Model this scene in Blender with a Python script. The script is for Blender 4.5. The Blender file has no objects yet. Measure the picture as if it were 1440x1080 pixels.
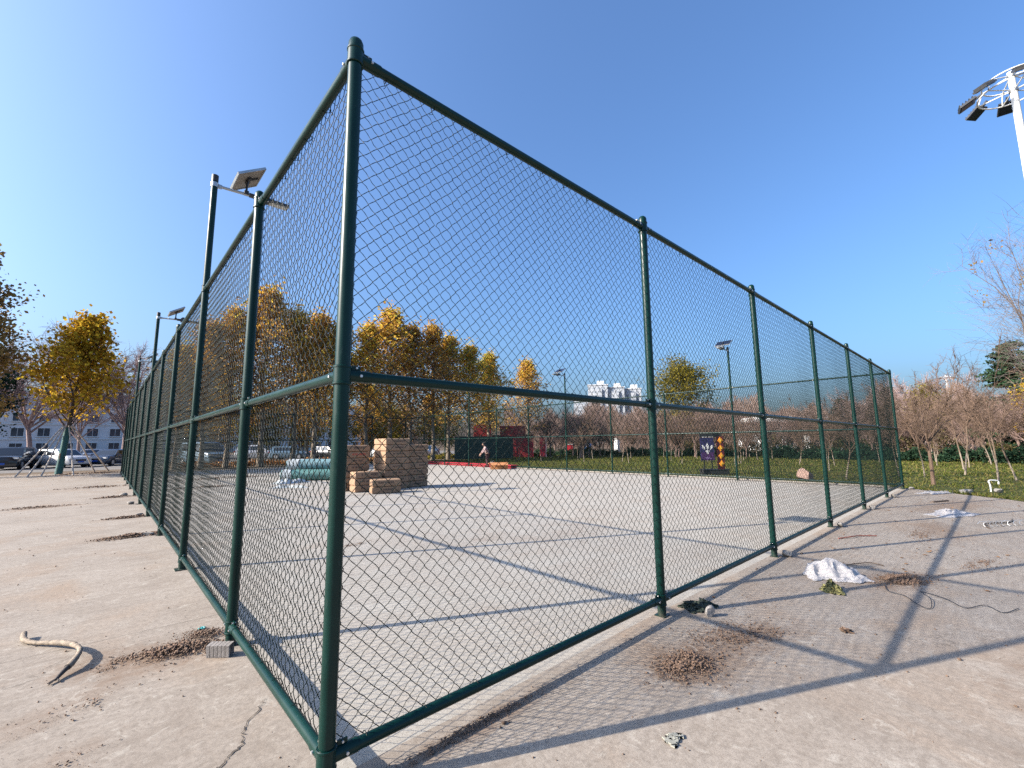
import bpy, bmesh, math, random
import numpy as np
from mathutils import Vector, Matrix
R = math.radians
PI = math.pi
sc = bpy.context.scene
COL = sc.collection

# ------------------------------------------------------------------ helpers
def tag(o, label=None, cat=None, group=None, kind=None):
    if label: o['label'] = label
    if cat: o['category'] = cat
    if group: o['group'] = group
    if kind: o['kind'] = kind
    return o

def empty(name, loc=(0, 0, 0), rz=0.0, label=None, cat=None, group=None):
    o = bpy.data.objects.new(name, None)
    o.empty_display_size = 0.2
    COL.objects.link(o)
    o.location = loc
    o.rotation_euler = (0, 0, rz)
    return tag(o, label, cat, group)

def link(name, me, parent=None, loc=(0, 0, 0), rot=(0, 0, 0), scale=(1, 1, 1)):
    o = bpy.data.objects.new(name, me)
    COL.objects.link(o)
    if parent is not None: o.parent = parent
    o.location = loc; o.rotation_euler = rot; o.scale = scale
    return o

def kids(o): return [c for c in COL.objects if c.parent is o]

def copy_tree(o, parent=None, ch=None):
    if ch is None:
        ch = {}
        for c in COL.objects:
            if c.parent is not None: ch.setdefault(c.parent.name, []).append(c)
    c = o.copy(); COL.objects.link(c)
    c.parent = parent
    for k in ch.get(o.name, []): copy_tree(k, c, ch)
    return c

class MB:
    """collects shapes into one mesh"""
    def __init__(s): s.v = []; s.f = []; s.m = []
    def add(s, vs, fs, mi=0):
        n = len(s.v); s.v += [tuple(v) for v in vs]
        s.f += [tuple(i + n for i in f) for f in fs]; s.m += [mi] * len(fs)
    def box(s, c, d, rz=0, mi=0, mat=None):
        x, y, z = d[0] / 2, d[1] / 2, d[2] / 2
        M = mat if mat is not None else Matrix.Rotation(rz, 3, 'Z')
        P = [M @ Vector((a * x, b * y, e * z)) + Vector(c) for a, b, e in
             ((-1,-1,-1),(1,-1,-1),(1,1,-1),(-1,1,-1),(-1,-1,1),(1,-1,1),(1,1,1),(-1,1,1))]
        s.add(P, ((0,3,2,1),(4,5,6,7),(0,1,5,4),(1,2,6,5),(2,3,7,6),(3,0,4,7)), mi)
    def tube(s, pts, rad, n=8, mi=0, caps=True):
        pts = [Vector(p) for p in pts]
        if not hasattr(rad, '__len__'): rad = [rad] * len(pts)
        vs = []; fs = []
        up = None
        for i, p in enumerate(pts):
            a = pts[min(i + 1, len(pts) - 1)] - pts[max(i - 1, 0)]
            if a.length < 1e-9: a = Vector((0, 0, 1))
            a.normalize()
            if up is None:
                up = Vector((0, 0, 1)) if abs(a.z) < .9 else Vector((1, 0, 0))
            u = a.cross(up)
            if u.length < 1e-6: u = a.orthogonal()
            u.normalize(); w = u.cross(a); up = w
            for k in range(n):
                t = 2 * PI * k / n
                vs.append(p + (u * math.cos(t) + w * math.sin(t)) * rad[i])
        for i in range(len(pts) - 1):
            for k in range(n):
                b = i * n; k2 = (k + 1) % n
                fs.append((b + k, b + k2, b + n + k2, b + n + k))
        if caps:
            fs.append(tuple(range(n - 1, -1, -1)) if False else tuple(range(n)))
            fs.append(tuple(range((len(pts) - 1) * n + n - 1, (len(pts) - 1) * n - 1, -1)))
        s.add(vs, fs, mi)
    def cyl(s, p0, p1, r, n=12, mi=0): s.tube([p0, p1], r, n, mi)
    def lathe(s, prof, c=(0, 0, 0), n=16, mi=0):
        vs = []; fs = []
        for r, z in prof:
            for k in range(n):
                t = 2 * PI * k / n
                vs.append((c[0] + r * math.cos(t), c[1] + r * math.sin(t), c[2] + z))
        for i in range(len(prof) - 1):
            for k in range(n):
                k2 = (k + 1) % n
                fs.append((i*n+k, i*n+k2, i*n+n+k2, i*n+n+k))
        s.add(vs, fs, mi)
    def prism(s, poly, z0, z1, mi=0):
        n = len(poly)
        vs = [(p[0], p[1], z0) for p in poly] + [(p[0], p[1], z1) for p in poly]
        fs = [tuple(range(n - 1, -1, -1)), tuple(range(n, 2 * n))]
        fs += [(i, (i + 1) % n, n + (i + 1) % n, n + i) for i in range(n)]
        s.add(vs, fs, mi)
    def mesh(s, name, mats, smooth=False):
        me = bpy.data.meshes.new(name)
        me.from_pydata(s.v, [], s.f)
        if not isinstance(mats, (list, tuple)): mats = [mats]
        for m in mats: me.materials.append(m)
        if len(mats) > 1: me.polygons.foreach_set('material_index', s.m)
        if smooth: smooth_by_angle(me)
        me.update()
        return me
    def build(s, name, mats, parent=None, smooth=False, **k):
        return link(name, s.mesh(name, mats, smooth), parent, **k)

def smooth_by_angle(me, ang=40):
    bm = bmesh.new(); bm.from_mesh(me)
    bmesh.ops.recalc_face_normals(bm, faces=bm.faces)
    for f in bm.faces: f.smooth = True
    a = R(ang)
    for e in bm.edges:
        if len(e.link_faces) == 2 and e.calc_face_angle(0) > a: e.smooth = False
    bm.to_mesh(me); bm.free()

def mesh_np(name, V, F, mats, mi=None, smooth=False):
    """V (n,3), F (m,k) arrays"""
    me = bpy.data.meshes.new(name)
    V = np.asarray(V, np.float32); F = np.asarray(F, np.int32)
    me.vertices.add(len(V)); me.vertices.foreach_set('co', V.ravel())
    k = F.shape[1]
    me.loops.add(F.size); me.loops.foreach_set('vertex_index', F.ravel())
    me.polygons.add(len(F))
    me.polygons.foreach_set('loop_start', np.arange(0, F.size, k, dtype=np.int32))
    me.polygons.foreach_set('loop_total', np.full(len(F), k, np.int32))
    if not isinstance(mats, (list, tuple)): mats = [mats]
    for m in mats: me.materials.append(m)
    if mi is not None: me.polygons.foreach_set('material_index', np.asarray(mi, np.int32))
    if smooth: me.polygons.foreach_set('use_smooth', np.ones(len(F), bool))
    me.update(calc_edges=True); me.validate()
    return me

# ------------------------------------------------------------------ materials
class NT:
    def __init__(s, name):
        s.m = bpy.data.materials.new(name); s.m.use_nodes = True
        s.t = s.m.node_tree; s.b = s.t.nodes['Principled BSDF']; s.out = s.t.nodes['Material Output']
    def n(s, typ, **k):
        nd = s.t.nodes.new(typ)
        for a, v in k.items():
            if a.startswith('i_'):
                key = a[2:]; key = int(key) if key.isdigit() else key.replace('_', ' ')
                nd.inputs[key].default_value = v
            else: setattr(nd, a, v)
        return nd
    def l(s, a, b): s.t.links.new(a, b)
    def noise(s, vec, scale, detail=4, rough=.55, dist=0):
        nd = s.n('ShaderNodeTexNoise'); nd.inputs['Scale'].default_value = scale
        nd.inputs['Detail'].default_value = detail; nd.inputs['Roughness'].default_value = rough
        nd.inputs['Distortion'].default_value = dist
        if vec is not None: s.l(vec, nd.inputs['Vector'])
        return nd.outputs['Fac']
    def ramp(s, fac, stops, interp='LINEAR'):
        nd = s.n('ShaderNodeValToRGB'); cr = nd.color_ramp; cr.interpolation = interp
        while len(cr.elements) < len(stops): cr.elements.new(.5)
        for e, (p, c) in zip(cr.elements, stops):
            e.position = p; e.color = (c, c, c, 1) if not hasattr(c, '__len__') else (*c, 1)
        s.l(fac, nd.inputs['Fac']); return nd.outputs['Color']
    def mix(s, fac, a, b, mode='MIX'):
        nd = s.n('ShaderNodeMix', data_type='RGBA', blend_type=mode)
        for sock, v in ((nd.inputs[0], fac), (nd.inputs[6], a), (nd.inputs[7], b)):
            if isinstance(v, (int, float)): sock.default_value = v
            elif isinstance(v, tuple): sock.default_value = (*v, 1)
            else: s.l(v, sock)
        return nd.outputs[2]
    def math(s, op, a, b=None, clamp=False):
        nd = s.n('ShaderNodeMath', operation=op, use_clamp=clamp)
        for i, v in enumerate((a, b)):
            if v is None: continue
            if isinstance(v, (int, float)): nd.inputs[i].default_value = v
            else: s.l(v, nd.inputs[i])
        return nd.outputs[0]
    def bump(s, h, strength=.3, dist=.02):
        nd = s.n('ShaderNodeBump'); nd.inputs['Strength'].default_value = strength
        nd.inputs['Distance'].default_value = dist
        s.l(h, nd.inputs['Height']); s.l(nd.outputs[0], s.b.inputs['Normal'])
    def set(s, **k):
        for a, v in k.items(): s.b.inputs[a.replace('_', ' ')].default_value = v

def simple(name, col, rough=.6, metal=0., var=.15, scale=6., bump=0., coat=0.):
    """base colour with mottled procedural variation, roughness variation"""
    t = NT(name)
    tc = t.n('ShaderNodeTexCoord').outputs['Object']
    nz = t.noise(tc, scale, 5)
    c0 = tuple(max(0, c * (1 - var)) for c in col); c1 = tuple(min(1, c * (1 + var)) for c in col)
    t.l(t.ramp(nz, ((.3, c0), (.7, c1))), t.b.inputs['Base Color'])
    rr = t.n('ShaderNodeMapRange'); t.l(nz, rr.inputs['Value'])
    rr.inputs['To Min'].default_value = max(.02, rough - .08); rr.inputs['To Max'].default_value = min(1, rough + .08)
    t.l(rr.outputs[0], t.b.inputs['Roughness'])
    t.set(Metallic=metal)
    if coat: t.set(Coat_Weight=coat, Coat_Roughness=.05)
    if bump: t.bump(t.noise(tc, scale * 8, 4), bump, .01)
    return t.m

def leafmat(name, stops, transl=.45, rise=0):
    t = NT(name)
    g = t.n('ShaderNodeNewGeometry'); oi = t.n('ShaderNodeObjectInfo')
    tc = t.n('ShaderNodeTexCoord').outputs['Object']
    nz = t.noise(tc, .55, 2)
    f = t.math('ADD', t.math('MULTIPLY', g.outputs['Random Per Island'], .55),
               t.math('MULTIPLY', nz, .55))
    f = t.math('ADD', f, t.math('MULTIPLY', t.math('SUBTRACT', oi.outputs['Random'], .5), .34))
    if rise:   # the tips turn first: yellower towards the top of the tree
        zz = t.n('ShaderNodeSeparateXYZ'); t.l(tc, zz.inputs[0])
        f = t.math('ADD', f, t.math('MULTIPLY', t.math('SUBTRACT', zz.outputs[2], 9.0), rise))
    c = t.ramp(f, stops)
    d = t.n('ShaderNodeBsdfDiffuse'); tr = t.n('ShaderNodeBsdfTranslucent'); mx = t.n('ShaderNodeMixShader')
    t.l(c, d.inputs[0]); t.l(c, tr.inputs[0]); mx.inputs[0].default_value = transl
    t.l(d.outputs[0], mx.inputs[1]); t.l(tr.outputs[0], mx.inputs[2])
    t.l(mx.outputs[0], t.out.inputs['Surface'])
    return t.m

def concrete_mat():
    t = NT('concrete')
    P = t.n('ShaderNodeNewGeometry').outputs['Position']
    big = t.noise(P, .35, 4, .6, .4); mid = t.noise(P, 1.7, 6, .6, .6); fine = t.noise(P, 26, 6, .65)
    vs = t.n('ShaderNodeVectorMath', operation='MULTIPLY'); t.l(P, vs.inputs[0]); vs.inputs[1].default_value = (1.2, 9, 1)
    swp = t.noise(vs.outputs[0], 1.3, 5, .6, .8)
    c = t.ramp(big, ((.34, (0.226, 0.189, 0.154)), (.66, (0.305, 0.263, 0.218))))
    c = t.mix(t.ramp(mid, ((.40, 0), (.66, .7))), c, (0.335, 0.294, 0.248))
    c = t.mix(t.ramp(swp, ((.47, 0), (.70, .6))), c, (0.206, 0.172, 0.139))
    st = t.noise(P, .6, 5, .55, 1.2)
    c = t.mix(t.ramp(st, ((.52, 0), (.72, .65))), c, (0.281, 0.202, 0.139))
    c = t.mix(t.ramp(fine, ((.36, .5), (.56, 0))), c, (0.157, 0.131, 0.106))
    vo = t.n('ShaderNodeTexVoronoi'); vo.inputs['Scale'].default_value = 17; t.l(P, vo.inputs['Vector'])
    spk = t.math('MULTIPLY', t.ramp(vo.outputs['Distance'], ((.06, 1), (.13, 0))), t.ramp(t.noise(P, 2.3, 3), ((.5, 0), (.62, .8))))
    c = t.mix(spk, c, (0.117, 0.091, 0.071))
    # soil stains: place, half width, half length, heading
    for (x, y, a, b, rz, k) in ((-.5, 2.35, .75, .34, -20, 1.), (-.9, 1.9, .7, .2, 35, .45), (-.45, 8.7, .75, .3, 6, .8),
                                (-.35, 11.6, .7, .25, 3, .7), (-2.1, 15.7, .9, .25, 4, .7), (2.45, -.62, .55, .4, -15, .9),
                                (3.2, -.75, .8, .35, -20, .75), (6.1, -1.35, .9, .35, -20, .9), (10.5, -1.4, 1.6, .4, 10, .6),
                                (6.5, 3.6, 2.4, 1.0, 20, .45), (4.0, -2.9, 1.2, .6, -30, .6), (4.2, 3.6, 2.2, .9, -25, .45), (4.6, -2.6, 1.0, .5, -20, .55),
                                (-1.2, 1.0, .5, .25, 30, .6), (15, -1.4, 2.5, .7, -10, .7), (.9, -.12, .9, .1, 0, .8), (-.35, 17.4, .7, .3, 0, .7)):
        mp = t.n('ShaderNodeMapping', vector_type='TEXTURE'); t.l(P, mp.inputs[0])
        mp.inputs['Location'].default_value = (x, y, 0); mp.inputs['Rotation'].default_value = (0, 0, R(rz)); mp.inputs['Scale'].default_value = (a, b, 1)
        ln = t.n('ShaderNodeVectorMath', operation='LENGTH'); t.l(mp.outputs[0], ln.inputs[0])
        d = t.math('ADD', ln.outputs['Value'], t.math('MULTIPLY', t.math('SUBTRACT', t.noise(P, 4.5, 6, .7), .5), 2.2))
        mask = t.ramp(d, ((.3, .85 * k), (1.15, 0)))
        c = t.mix(mask, c, (0.172, 0.111, 0.071))
    # the court slab inside the fence is newer, paler and greyer
    sc0 = t.n('ShaderNodeSeparateXYZ'); t.l(P, sc0.inputs[0])
    ins = t.math('MULTIPLY', t.math('MULTIPLY', t.math('GREATER_THAN', sc0.outputs[0], .06), t.math('LESS_THAN', sc0.outputs[0], 18.9)), t.math('GREATER_THAN', sc0.outputs[1], .06))
    c = t.mix(t.math('MULTIPLY', ins, t.ramp(mid, ((.3, .6), (.7, .25)))), c, (0.419, 0.414, 0.377))
    # dusty drifts and scuffs
    t2 = t.noise(P, 5.5, 8, .72, 1.5)
    c = t.mix(t.ramp(t2, ((.56, 0), (.64, .4))), c, (0.216, 0.177, 0.141))
    c = t.mix(t.ramp(t2, ((.36, .45), (.44, 0))), c, (0.403, 0.368, 0.314))
    gr = t.noise(P, 120, 3, .7)
    c = t.mix(t.ramp(gr, ((.38, .45), (.5, 0))), c, (0.151, 0.124, 0.100))
    cv = t.n('ShaderNodeTexVoronoi', feature='DISTANCE_TO_EDGE'); cv.inputs['Scale'].default_value = .42
    cw = t.n('ShaderNodeTexNoise'); cw.inputs['Scale'].default_value = 1.4; cw.inputs['Detail'].default_value = 8; cw.inputs['Roughness'].default_value = .7; t.l(P, cw.inputs['Vector'])
    cs = t.n('ShaderNodeVectorMath', operation='SCALE'); t.l(cw.outputs['Color'], cs.inputs[0]); cs.inputs['Scale'].default_value = .9
    ca = t.n('ShaderNodeVectorMath', operation='ADD'); t.l(P, ca.inputs[0]); t.l(cs.outputs[0], ca.inputs[1]); t.l(ca.outputs[0], cv.inputs['Vector'])
    c = t.mix(t.math('MULTIPLY', t.ramp(cv.outputs['Distance'], ((.0015, .8), (.004, 0))), t.ramp(t.noise(P, .9, 3), ((.54, 0), (.6, 1)))), c, (0.090, 0.074, 0.057))
    # sawn joints every few metres
    sep = t.n('ShaderNodeSeparateXYZ')
    wob = t.n('ShaderNodeVectorMath', operation='ADD'); t.l(P, wob.inputs[0])
    nzv = t.n('ShaderNodeTexNoise'); nzv.inputs['Scale'].default_value = 3; t.l(P, nzv.inputs['Vector'])
    sm = t.n('ShaderNodeVectorMath', operation='SCALE'); t.l(nzv.outputs['Color'], sm.inputs[0]); sm.inputs['Scale'].default_value = .03
    t.l(sm.outputs[0], wob.inputs[1]); t.l(wob.outputs[0], sep.inputs[0])
    jm = None
    for ax, step, off in ((1, 5.0, 3.03),):
        f = t.math('ADD', t.math('DIVIDE', t.math('SUBTRACT', sep.outputs[ax], off), step), .5)
        d = t.math('MULTIPLY', t.math('ABSOLUTE', t.math('SUBTRACT', t.math('FRACT', f), .5)), step)
        m = t.math('MULTIPLY', t.ramp(d, ((.004, .7), (.010, 0))), t.ramp(big, ((.35, .25), (.55, 1))))
        jm = m if jm is None else t.math('MAXIMUM', jm, m)
    jm = t.math('MULTIPLY', jm, t.math('GREATER_THAN', sep.outputs[1], 1.0))
    c = t.mix(jm, c, (0.089, 0.074, 0.058))
    t.l(c, t.b.inputs['Base Color'])
    t.set(Roughness=.88); t.b.inputs['Specular IOR Level'].default_value = .3
    h = t.math('ADD', t.math('MULTIPLY', fine, .35), t.math('ADD', t.math('MULTIPLY', mid, .5), t.math('MULTIPLY', jm, -.8)))
    t.bump(h, .45, .012)
    return t.m

def groundmat(name, cols, scale, bump=.4):
    t = NT(name)
    P = t.n('ShaderNodeNewGeometry').outputs['Position']
    a = t.noise(P, scale, 6, .6, .5); b = t.noise(P, scale * 11, 5, .65)
    c = t.ramp(a, tuple((.3 + .4 * i / (len(cols) - 1), c) for i, c in enumerate(cols)))
    c = t.mix(t.ramp(b, ((.35, .55), (.62, 0))), c, tuple(x * .5 for x in cols[0]))
    t.l(c, t.b.inputs['Base Color']); t.set(Roughness=.95); t.b.inputs['Specular IOR Level'].default_value = .15
    t.bump(b, bump, .03)
    return t.m

def carton_mat():
    t = NT('cardboard')
    tc = t.n('ShaderNodeTexCoord').outputs['Object']; oi = t.n('ShaderNodeObjectInfo')
    nz = t.noise(tc, 5, 5)
    c = t.ramp(nz, ((.3, (.235, .142, .083)), (.7, (.30, .187, .11))))
    c = t.mix(t.math('MULTIPLY', oi.outputs['Random'], .35), c, (.33, .22, .14))
    t.l(c, t.b.inputs['Base Color']); t.set(Roughness=.85)
    w = t.n('ShaderNodeTexWave'); w.inputs['Scale'].default_value = 30; t.l(tc, w.inputs['Vector'])
    t.bump(w.outputs['Fac'], .08, .003)
    return t.m

def bark(name, c0, c1, white=None):
    t = NT(name)
    tc = t.n('ShaderNodeTexCoord').outputs['Object']
    sp = t.n('ShaderNodeVectorMath', operation='MULTIPLY'); t.l(tc, sp.inputs[0]); sp.inputs[1].default_value = (9, 9, 2.2)
    nz = t.noise(sp.outputs[0], 1.5, 6, .65)
    c = t.ramp(nz, ((.3, c0), (.7, c1)))
    if white:   # lime-washed foot of the trunk
        z = t.n('ShaderNodeSeparateXYZ'); t.l(tc, z.inputs[0])
        c = t.mix(t.ramp(t.math('ADD', z.outputs[2], t.math('MULTIPLY', nz, .25)), ((.0, .75), (1., 0))) if False else t.math('MULTIPLY', t.math('LESS_THAN', t.math('ADD', z.outputs[2], t.math('MULTIPLY', nz, .3)), white), .8), c, (.235, .195, .155))
    t.l(c, t.b.inputs['Base Color']); t.set(Roughness=.9); t.b.inputs['Specular IOR Level'].default_value = .26
    t.bump(nz, .4, .02)
    return t.m

M = {}
def green_mat():
    t = NT('green_paint')
    tc = t.n('ShaderNodeTexCoord').outputs['Object']
    P = t.n('ShaderNodeNewGeometry').outputs['Position']
    nz = t.noise(P, 3, 5); n2 = t.noise(P, 40, 3)
    c = t.ramp(nz, ((.3, (.0013, .0175, .0140)), (.7, (.0024, .027, .0215))))
    c = t.mix(t.ramp(n2, ((.66, 0), (.78, .3))), c, (.03, .05, .042))
    zs = t.n('ShaderNodeSeparateXYZ'); t.l(P, zs.inputs[0])
    dust = t.math('ADD', t.math('MULTIPLY', zs.outputs[2], 2.6), t.math('MULTIPLY', t.noise(P, 22, 5, .7), 1.5))
    c = t.mix(t.ramp(dust, ((.55, .55), (1.2, 0))), c, (.085, .07, .055))   # splashed dust near the ground
    sv = t.n('ShaderNodeVectorMath', operation='MULTIPLY'); t.l(P, sv.inputs[0]); sv.inputs[1].default_value = (30, 30, 4)
    c = t.mix(t.ramp(t.noise(sv.outputs[0], 1.6, 4, .6), ((.64, 0), (.72, .35))), c, (.035, .06, .055))   # scuffs
    t.l(c, t.b.inputs['Base Color'])
    t.l(t.ramp(nz, ((.3, .26), (.7, .40))), t.b.inputs['Roughness'])
    t.b.inputs['Specular IOR Level'].default_value = .26
    t.bump(t.noise(P, 90, 2), .05, .002)
    return t.m
M['green'] = green_mat()
M['wire'] = simple('green_wire', (.0010, .0078, .0066), .5, 0, .2, 4)
M['wire'].node_tree.nodes['Principled BSDF'].inputs['Specular IOR Level'].default_value = .15
M['bolt'] = simple('zinc_bolt', (.62, .62, .60), .4, .6, .1, 20)
M['steel'] = simple('galvanised_steel', (.42, .43, .43), .38, .75, .15, 9)
M['concrete'] = concrete_mat()
M['soil'] = groundmat('earth', ((.11, .08, .055), (.15, .115, .08), (.19, .15, .11)), .35)
M['asphalt'] = groundmat('parking_paving', ((.15, .14, .125), (.20, .185, .17), (.23, .215, .195)), .25)
M['lawn'] = groundmat('lawn', ((.042, .050, .015), (.066, .078, .02), (.12, .105, .043)), .5, .8)
M['grass'] = leafmat('grass_blades', ((.22, (.042, .058, .013)), (.42, (.07, .095, .019)), (.62, (.115, .125, .03)), (.8, (.19, .16, .06)), (.95, (.12, .085, .04))), .3)
M['clod'] = simple('soil_clods', (.145, .092, .062), .95, 0, .4, 30)
M['stone'] = simple('grey_stone', (.24, .22, .195), .9, 0, .25, 12, .4)
M['redrock'] = simple('pinkish_rock', (.33, .215, .175), .9, 0, .25, 5, .5)
M['white'] = simple('white_paint', (.60, .60, .58), .5, 0, .06, 5)
M['plastic'] = simple('white_woven_plastic', (.34, .325, .32), .55, 0, .08, 9, .15)
M['film'] = simple('pale_plastic_film', (.40, .43, .43), .35, 0, .15, 6, .2)
M['black'] = simple('black_plastic', (.02, .02, .022), .5, 0, .2, 8)
M['red'] = simple('red_paint', (.52, .025, .045), .55, 0, .2, 2)
M['darkred'] = simple('dark_red_board', (.24, .018, .022), .6, 0, .25, 2)
M['carton'] = carton_mat()
M['print'] = simple('dark_print', (.06, .045, .04), .8, 0, .2, 10)
M['redprint'] = simple('red_print', (.5, .06, .04), .8, 0, .2, 10)
M['tape'] = simple('brown_tape', (.42, .27, .15), .3, 0, .1, 8)
M['bark_plane'] = bark('plane_bark', (.13, .10, .075), (.26, .22, .17))
M['bark_dark'] = bark('dark_bark', (.06, .045, .035), (.12, .09, .07))
M['bark_bare'] = bark('bare_bark', (.075, .048, .034), (.145, .098, .07))
M['bark_pink'] = bark('pinkish_twigs', (.12, .08, .067), (.215, .15, .13))
M['bark_sap'] = bark('sapling_bark', (.095, .065, .046), (.17, .125, .09), 1.0)
M['leaf_plane'] = leafmat('plane_leaves', ((.10, (.20, .13, .075)), (.28, (.32, .19, .085)), (.44, (.46, .26, .075)), (.58, (.58, .33, .06)), (.72, (.66, .45, .07)), (.86, (.52, .43, .08)), (.98, (.26, .30, .065))), .45, .03)
M['leaf_gold'] = leafmat('golden_leaves', ((.2, (.16, .09, .02)), (.42, (.42, .24, .03)), (.6, (.58, .37, .035)), (.78, (.44, .34, .04)), (.95, (.2, .22, .04))))
M['leaf_brown'] = leafmat('brown_leaves', ((.2, (.09, .06, .03)), (.45, (.22, .135, .055)), (.65, (.34, .21, .075)), (.9, (.26, .2, .07))))
M['leaf_willow'] = leafmat('willow_leaves', ((.25, (.10, .10, .02)), (.5, (.22, .18, .03)), (.75, (.28, .22, .04)), (.95, (.12, .14, .03))))
M['leaf_fir'] = leafmat('conifer_needles', ((.2, (.012, .026, .016)), (.5, (.022, .046, .026)), (.8, (.04, .068, .035))), .1)
M['leaf_scrub'] = leafmat('scrub_leaves', ((.2, (.03, .024, .016)), (.45, (.07, .05, .032)), (.65, (.12, .085, .05)), (.9, (.08, .085, .03))), .25)
M['leaf_dead'] = leafmat('fallen_leaf', ((.2, (.10, .05, .02)), (.5, (.24, .12, .05)), (.8, (.36, .20, .09))), .1)

# ------------------------------------------------------------------ the setting
def sheet(name, poly, z, m, label=None):
    mb = MB(); mb.add([(p[0], p[1], z) for p in poly], [tuple(range(len(poly)))])
    o = mb.build(name, m); tag(o, label, None, None, 'structure'); return o
sheet('ground', [(-1500, -1500), (1500, -1500), (1500, 1500), (-1500, 1500)], 0, M['soil'])
rng = random.Random(4)
def rough_edge(pts, amp=.12, step=.35):
    out = []
    for (a, b) in zip(pts[:-1], pts[1:]):
        n = max(1, int(math.hypot(b[0] - a[0], b[1] - a[1]) / step))
        for i in range(n):
            t = i / n
            out.append((a[0] + (b[0] - a[0]) * t + rng.uniform(-amp, amp), a[1] + (b[1] - a[1]) * t + rng.uniform(-amp, amp)))
    return out
pav = [(-45, -45), (19.6, -45), (19.6, 34.6), (1.5, 34.6)] + rough_edge([(1.5, 38.2), (-20, 38.6)], .25, .6) + [(-45, 38.6)]
sheet('pavement', pav, .004, M['concrete'])
sheet('parking_lot', [(-60, 42.5), (60, 41.5), (60, 95), (-60, 95)], .004, M['asphalt'])
law_edge = [(11, -45), (10.5, -20), (13.2, -8.5), (15.2, -5), (17.1, -2.6), (18.0, -1.5), (18.9, -.5), (19.35, .2)]
lawn = rough_edge(law_edge, .14, .3) + rough_edge([(19.45, .3), (19.5, 19.0), (20.1, 33), (20.1, 36)], .05, .5) + [(75, 36), (75, -45)]
sheet('lawn', lawn, .012, M['lawn'])

# grass tufts over the lawn
def grass():
    g = np.random.default_rng(3)
    def inside(x, y):
        ex = np.interp(y, [p[1] for p in law_edge], [p[0] for p in law_edge])
        ex = np.where(y > .2, 19.55, ex)
        return x > ex + .02
    n = 170000
    x = 10 + 45 * g.random(n) ** 1.6; y = -14 + 50 * g.random(n)
    k = inside(x, y); x, y = x[k], y[k]
    ne = 9000   # thick fringe along the edge
    yy = -8 + 42 * g.random(ne); ex = np.where(yy > .2, 19.55, np.interp(yy, [p[1] for p in law_edge], [p[0] for p in law_edge]))
    xx = ex + np.abs(g.normal(0, .3, ne)); x = np.r_[x, xx]; y = np.r_[y, yy]
    n = len(x)
    h = (.035 + .075 * g.random(n) ** 2) * (1 + .6 * np.sin(x * 1.7) * np.sin(y * 1.3)); w = (.008 + .012 * g.random(n)) * (1 + np.clip((x - 18) / 12, 0, 2))
    a = g.random(n) * 2 * PI; lx = g.normal(0, .6, n) * h; ly = g.normal(0, .6, n) * h
    b = np.c_[x, y, np.full(n, .01)]
    d = np.c_[np.cos(a) * w, np.sin(a) * w, np.zeros(n)]
    V = np.stack([b - d, b + d, b + np.c_[lx, ly, h]], 1).reshape(-1, 3)
    o = link('grass', mesh_np('grass', V, np.arange(3 * n).reshape(n, 3), M['grass']))
    tag(o, 'short olive green grass blades covering the lawn past the court', 'grass', None, 'stuff')
grass()

# loose stones and crumbs over the pavement
def rocks_np(g, P, S, flat=.7):
    """P (n,3) centres, S (n,) sizes -> lumpy octahedra"""
    base = np.array([(1,0,0),(-1,0,0),(0,1,0),(0,-1,0),(0,0,1),(0,0,-1),(.6,.6,.5),(-.6,.6,.5),(-.6,-.6,.5),(.6,-.6,.5)], float)
    tri = np.array([(0,6,9),(0,2,6),(2,7,6),(2,1,7),(1,8,7),(1,3,8),(3,9,8),(3,0,9),(4,9,6),(4,6,7),(4,7,8),(4,8,9),(5,2,0),(5,1,2),(5,3,1),(5,0,3)])
    n = len(P)
    jit = 1 + .35 * g.normal(size=(n, 10, 1)); a = g.random(n) * 2 * PI
    c, s = np.cos(a), np.sin(a)
    q = base[None] * jit * S[:, None, None] * np.array([1, .75, flat])
    x = q[..., 0] * c[:, None] - q[..., 1] * s[:, None]; y = q[..., 0] * s[:, None] + q[..., 1] * c[:, None]
    V = np.stack([x, y, q[..., 2]], -1) + P[:, None, :]
    F = tri[None] + (np.arange(n) * 10)[:, None, None]
    return V.reshape(-1, 3), F.reshape(-1, 3)
def pebbles():
    g = np.random.default_rng(8)
    n = 2600
    x = np.r_[g.uniform(-6, 0, n // 2), g.uniform(.5, 17, n // 2)]
    y = np.r_[.3 + 30 * g.random(n // 2) ** 2, -3.5 * g.random(n // 2) ** 1.2]
    k = g.random(n) < .9
    s = .003 + .007 * g.random(n) ** 3 + .012 * (g.random(n) > .985)
    V, F = rocks_np(g, np.c_[x, y, .004 + s * .4][k], s[k])
    o = link('gravel', mesh_np('gravel', V, F, M['clod']))
    tag(o, 'tiny brown crumbs and grit scattered over the concrete', 'grit', None, 'stuff')
pebbles()

def pile(x, y, a, b, rz, n, smax, label, mound=.03, seed=0):
    g = np.random.default_rng(seed)
    n = int(n * 3); mound *= .6; lump = g.normal(0, .42, (14, 2)); pk = g.integers(0, 14, n)
    u = np.where(g.random(n) < .6, lump[pk, 0] + g.normal(0, .13, n), g.normal(0, .6, n)); v = np.where(g.random(n) < .6, lump[pk, 1] + g.normal(0, .13, n), g.normal(0, .6, n))
    h = mound * np.exp(-(u * u + v * v) * 1.6) * (.6 + .8 * g.random(n))
    s = .002 + .75 * smax * g.random(n) ** 7 * np.exp(-(u*u+v*v) * .4)
    c, si = math.cos(R(rz)), math.sin(R(rz))
    X = x + u * a * c - v * b * si; Y = y + u * a * si + v * b * c
    V, F = rocks_np(g, np.c_[X, Y, .006 + h + s * .3], s)
    o = link('dirt', mesh_np('dirt', V, F, M['clod']))
    return tag(o, label, 'dirt', None, 'stuff')
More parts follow.
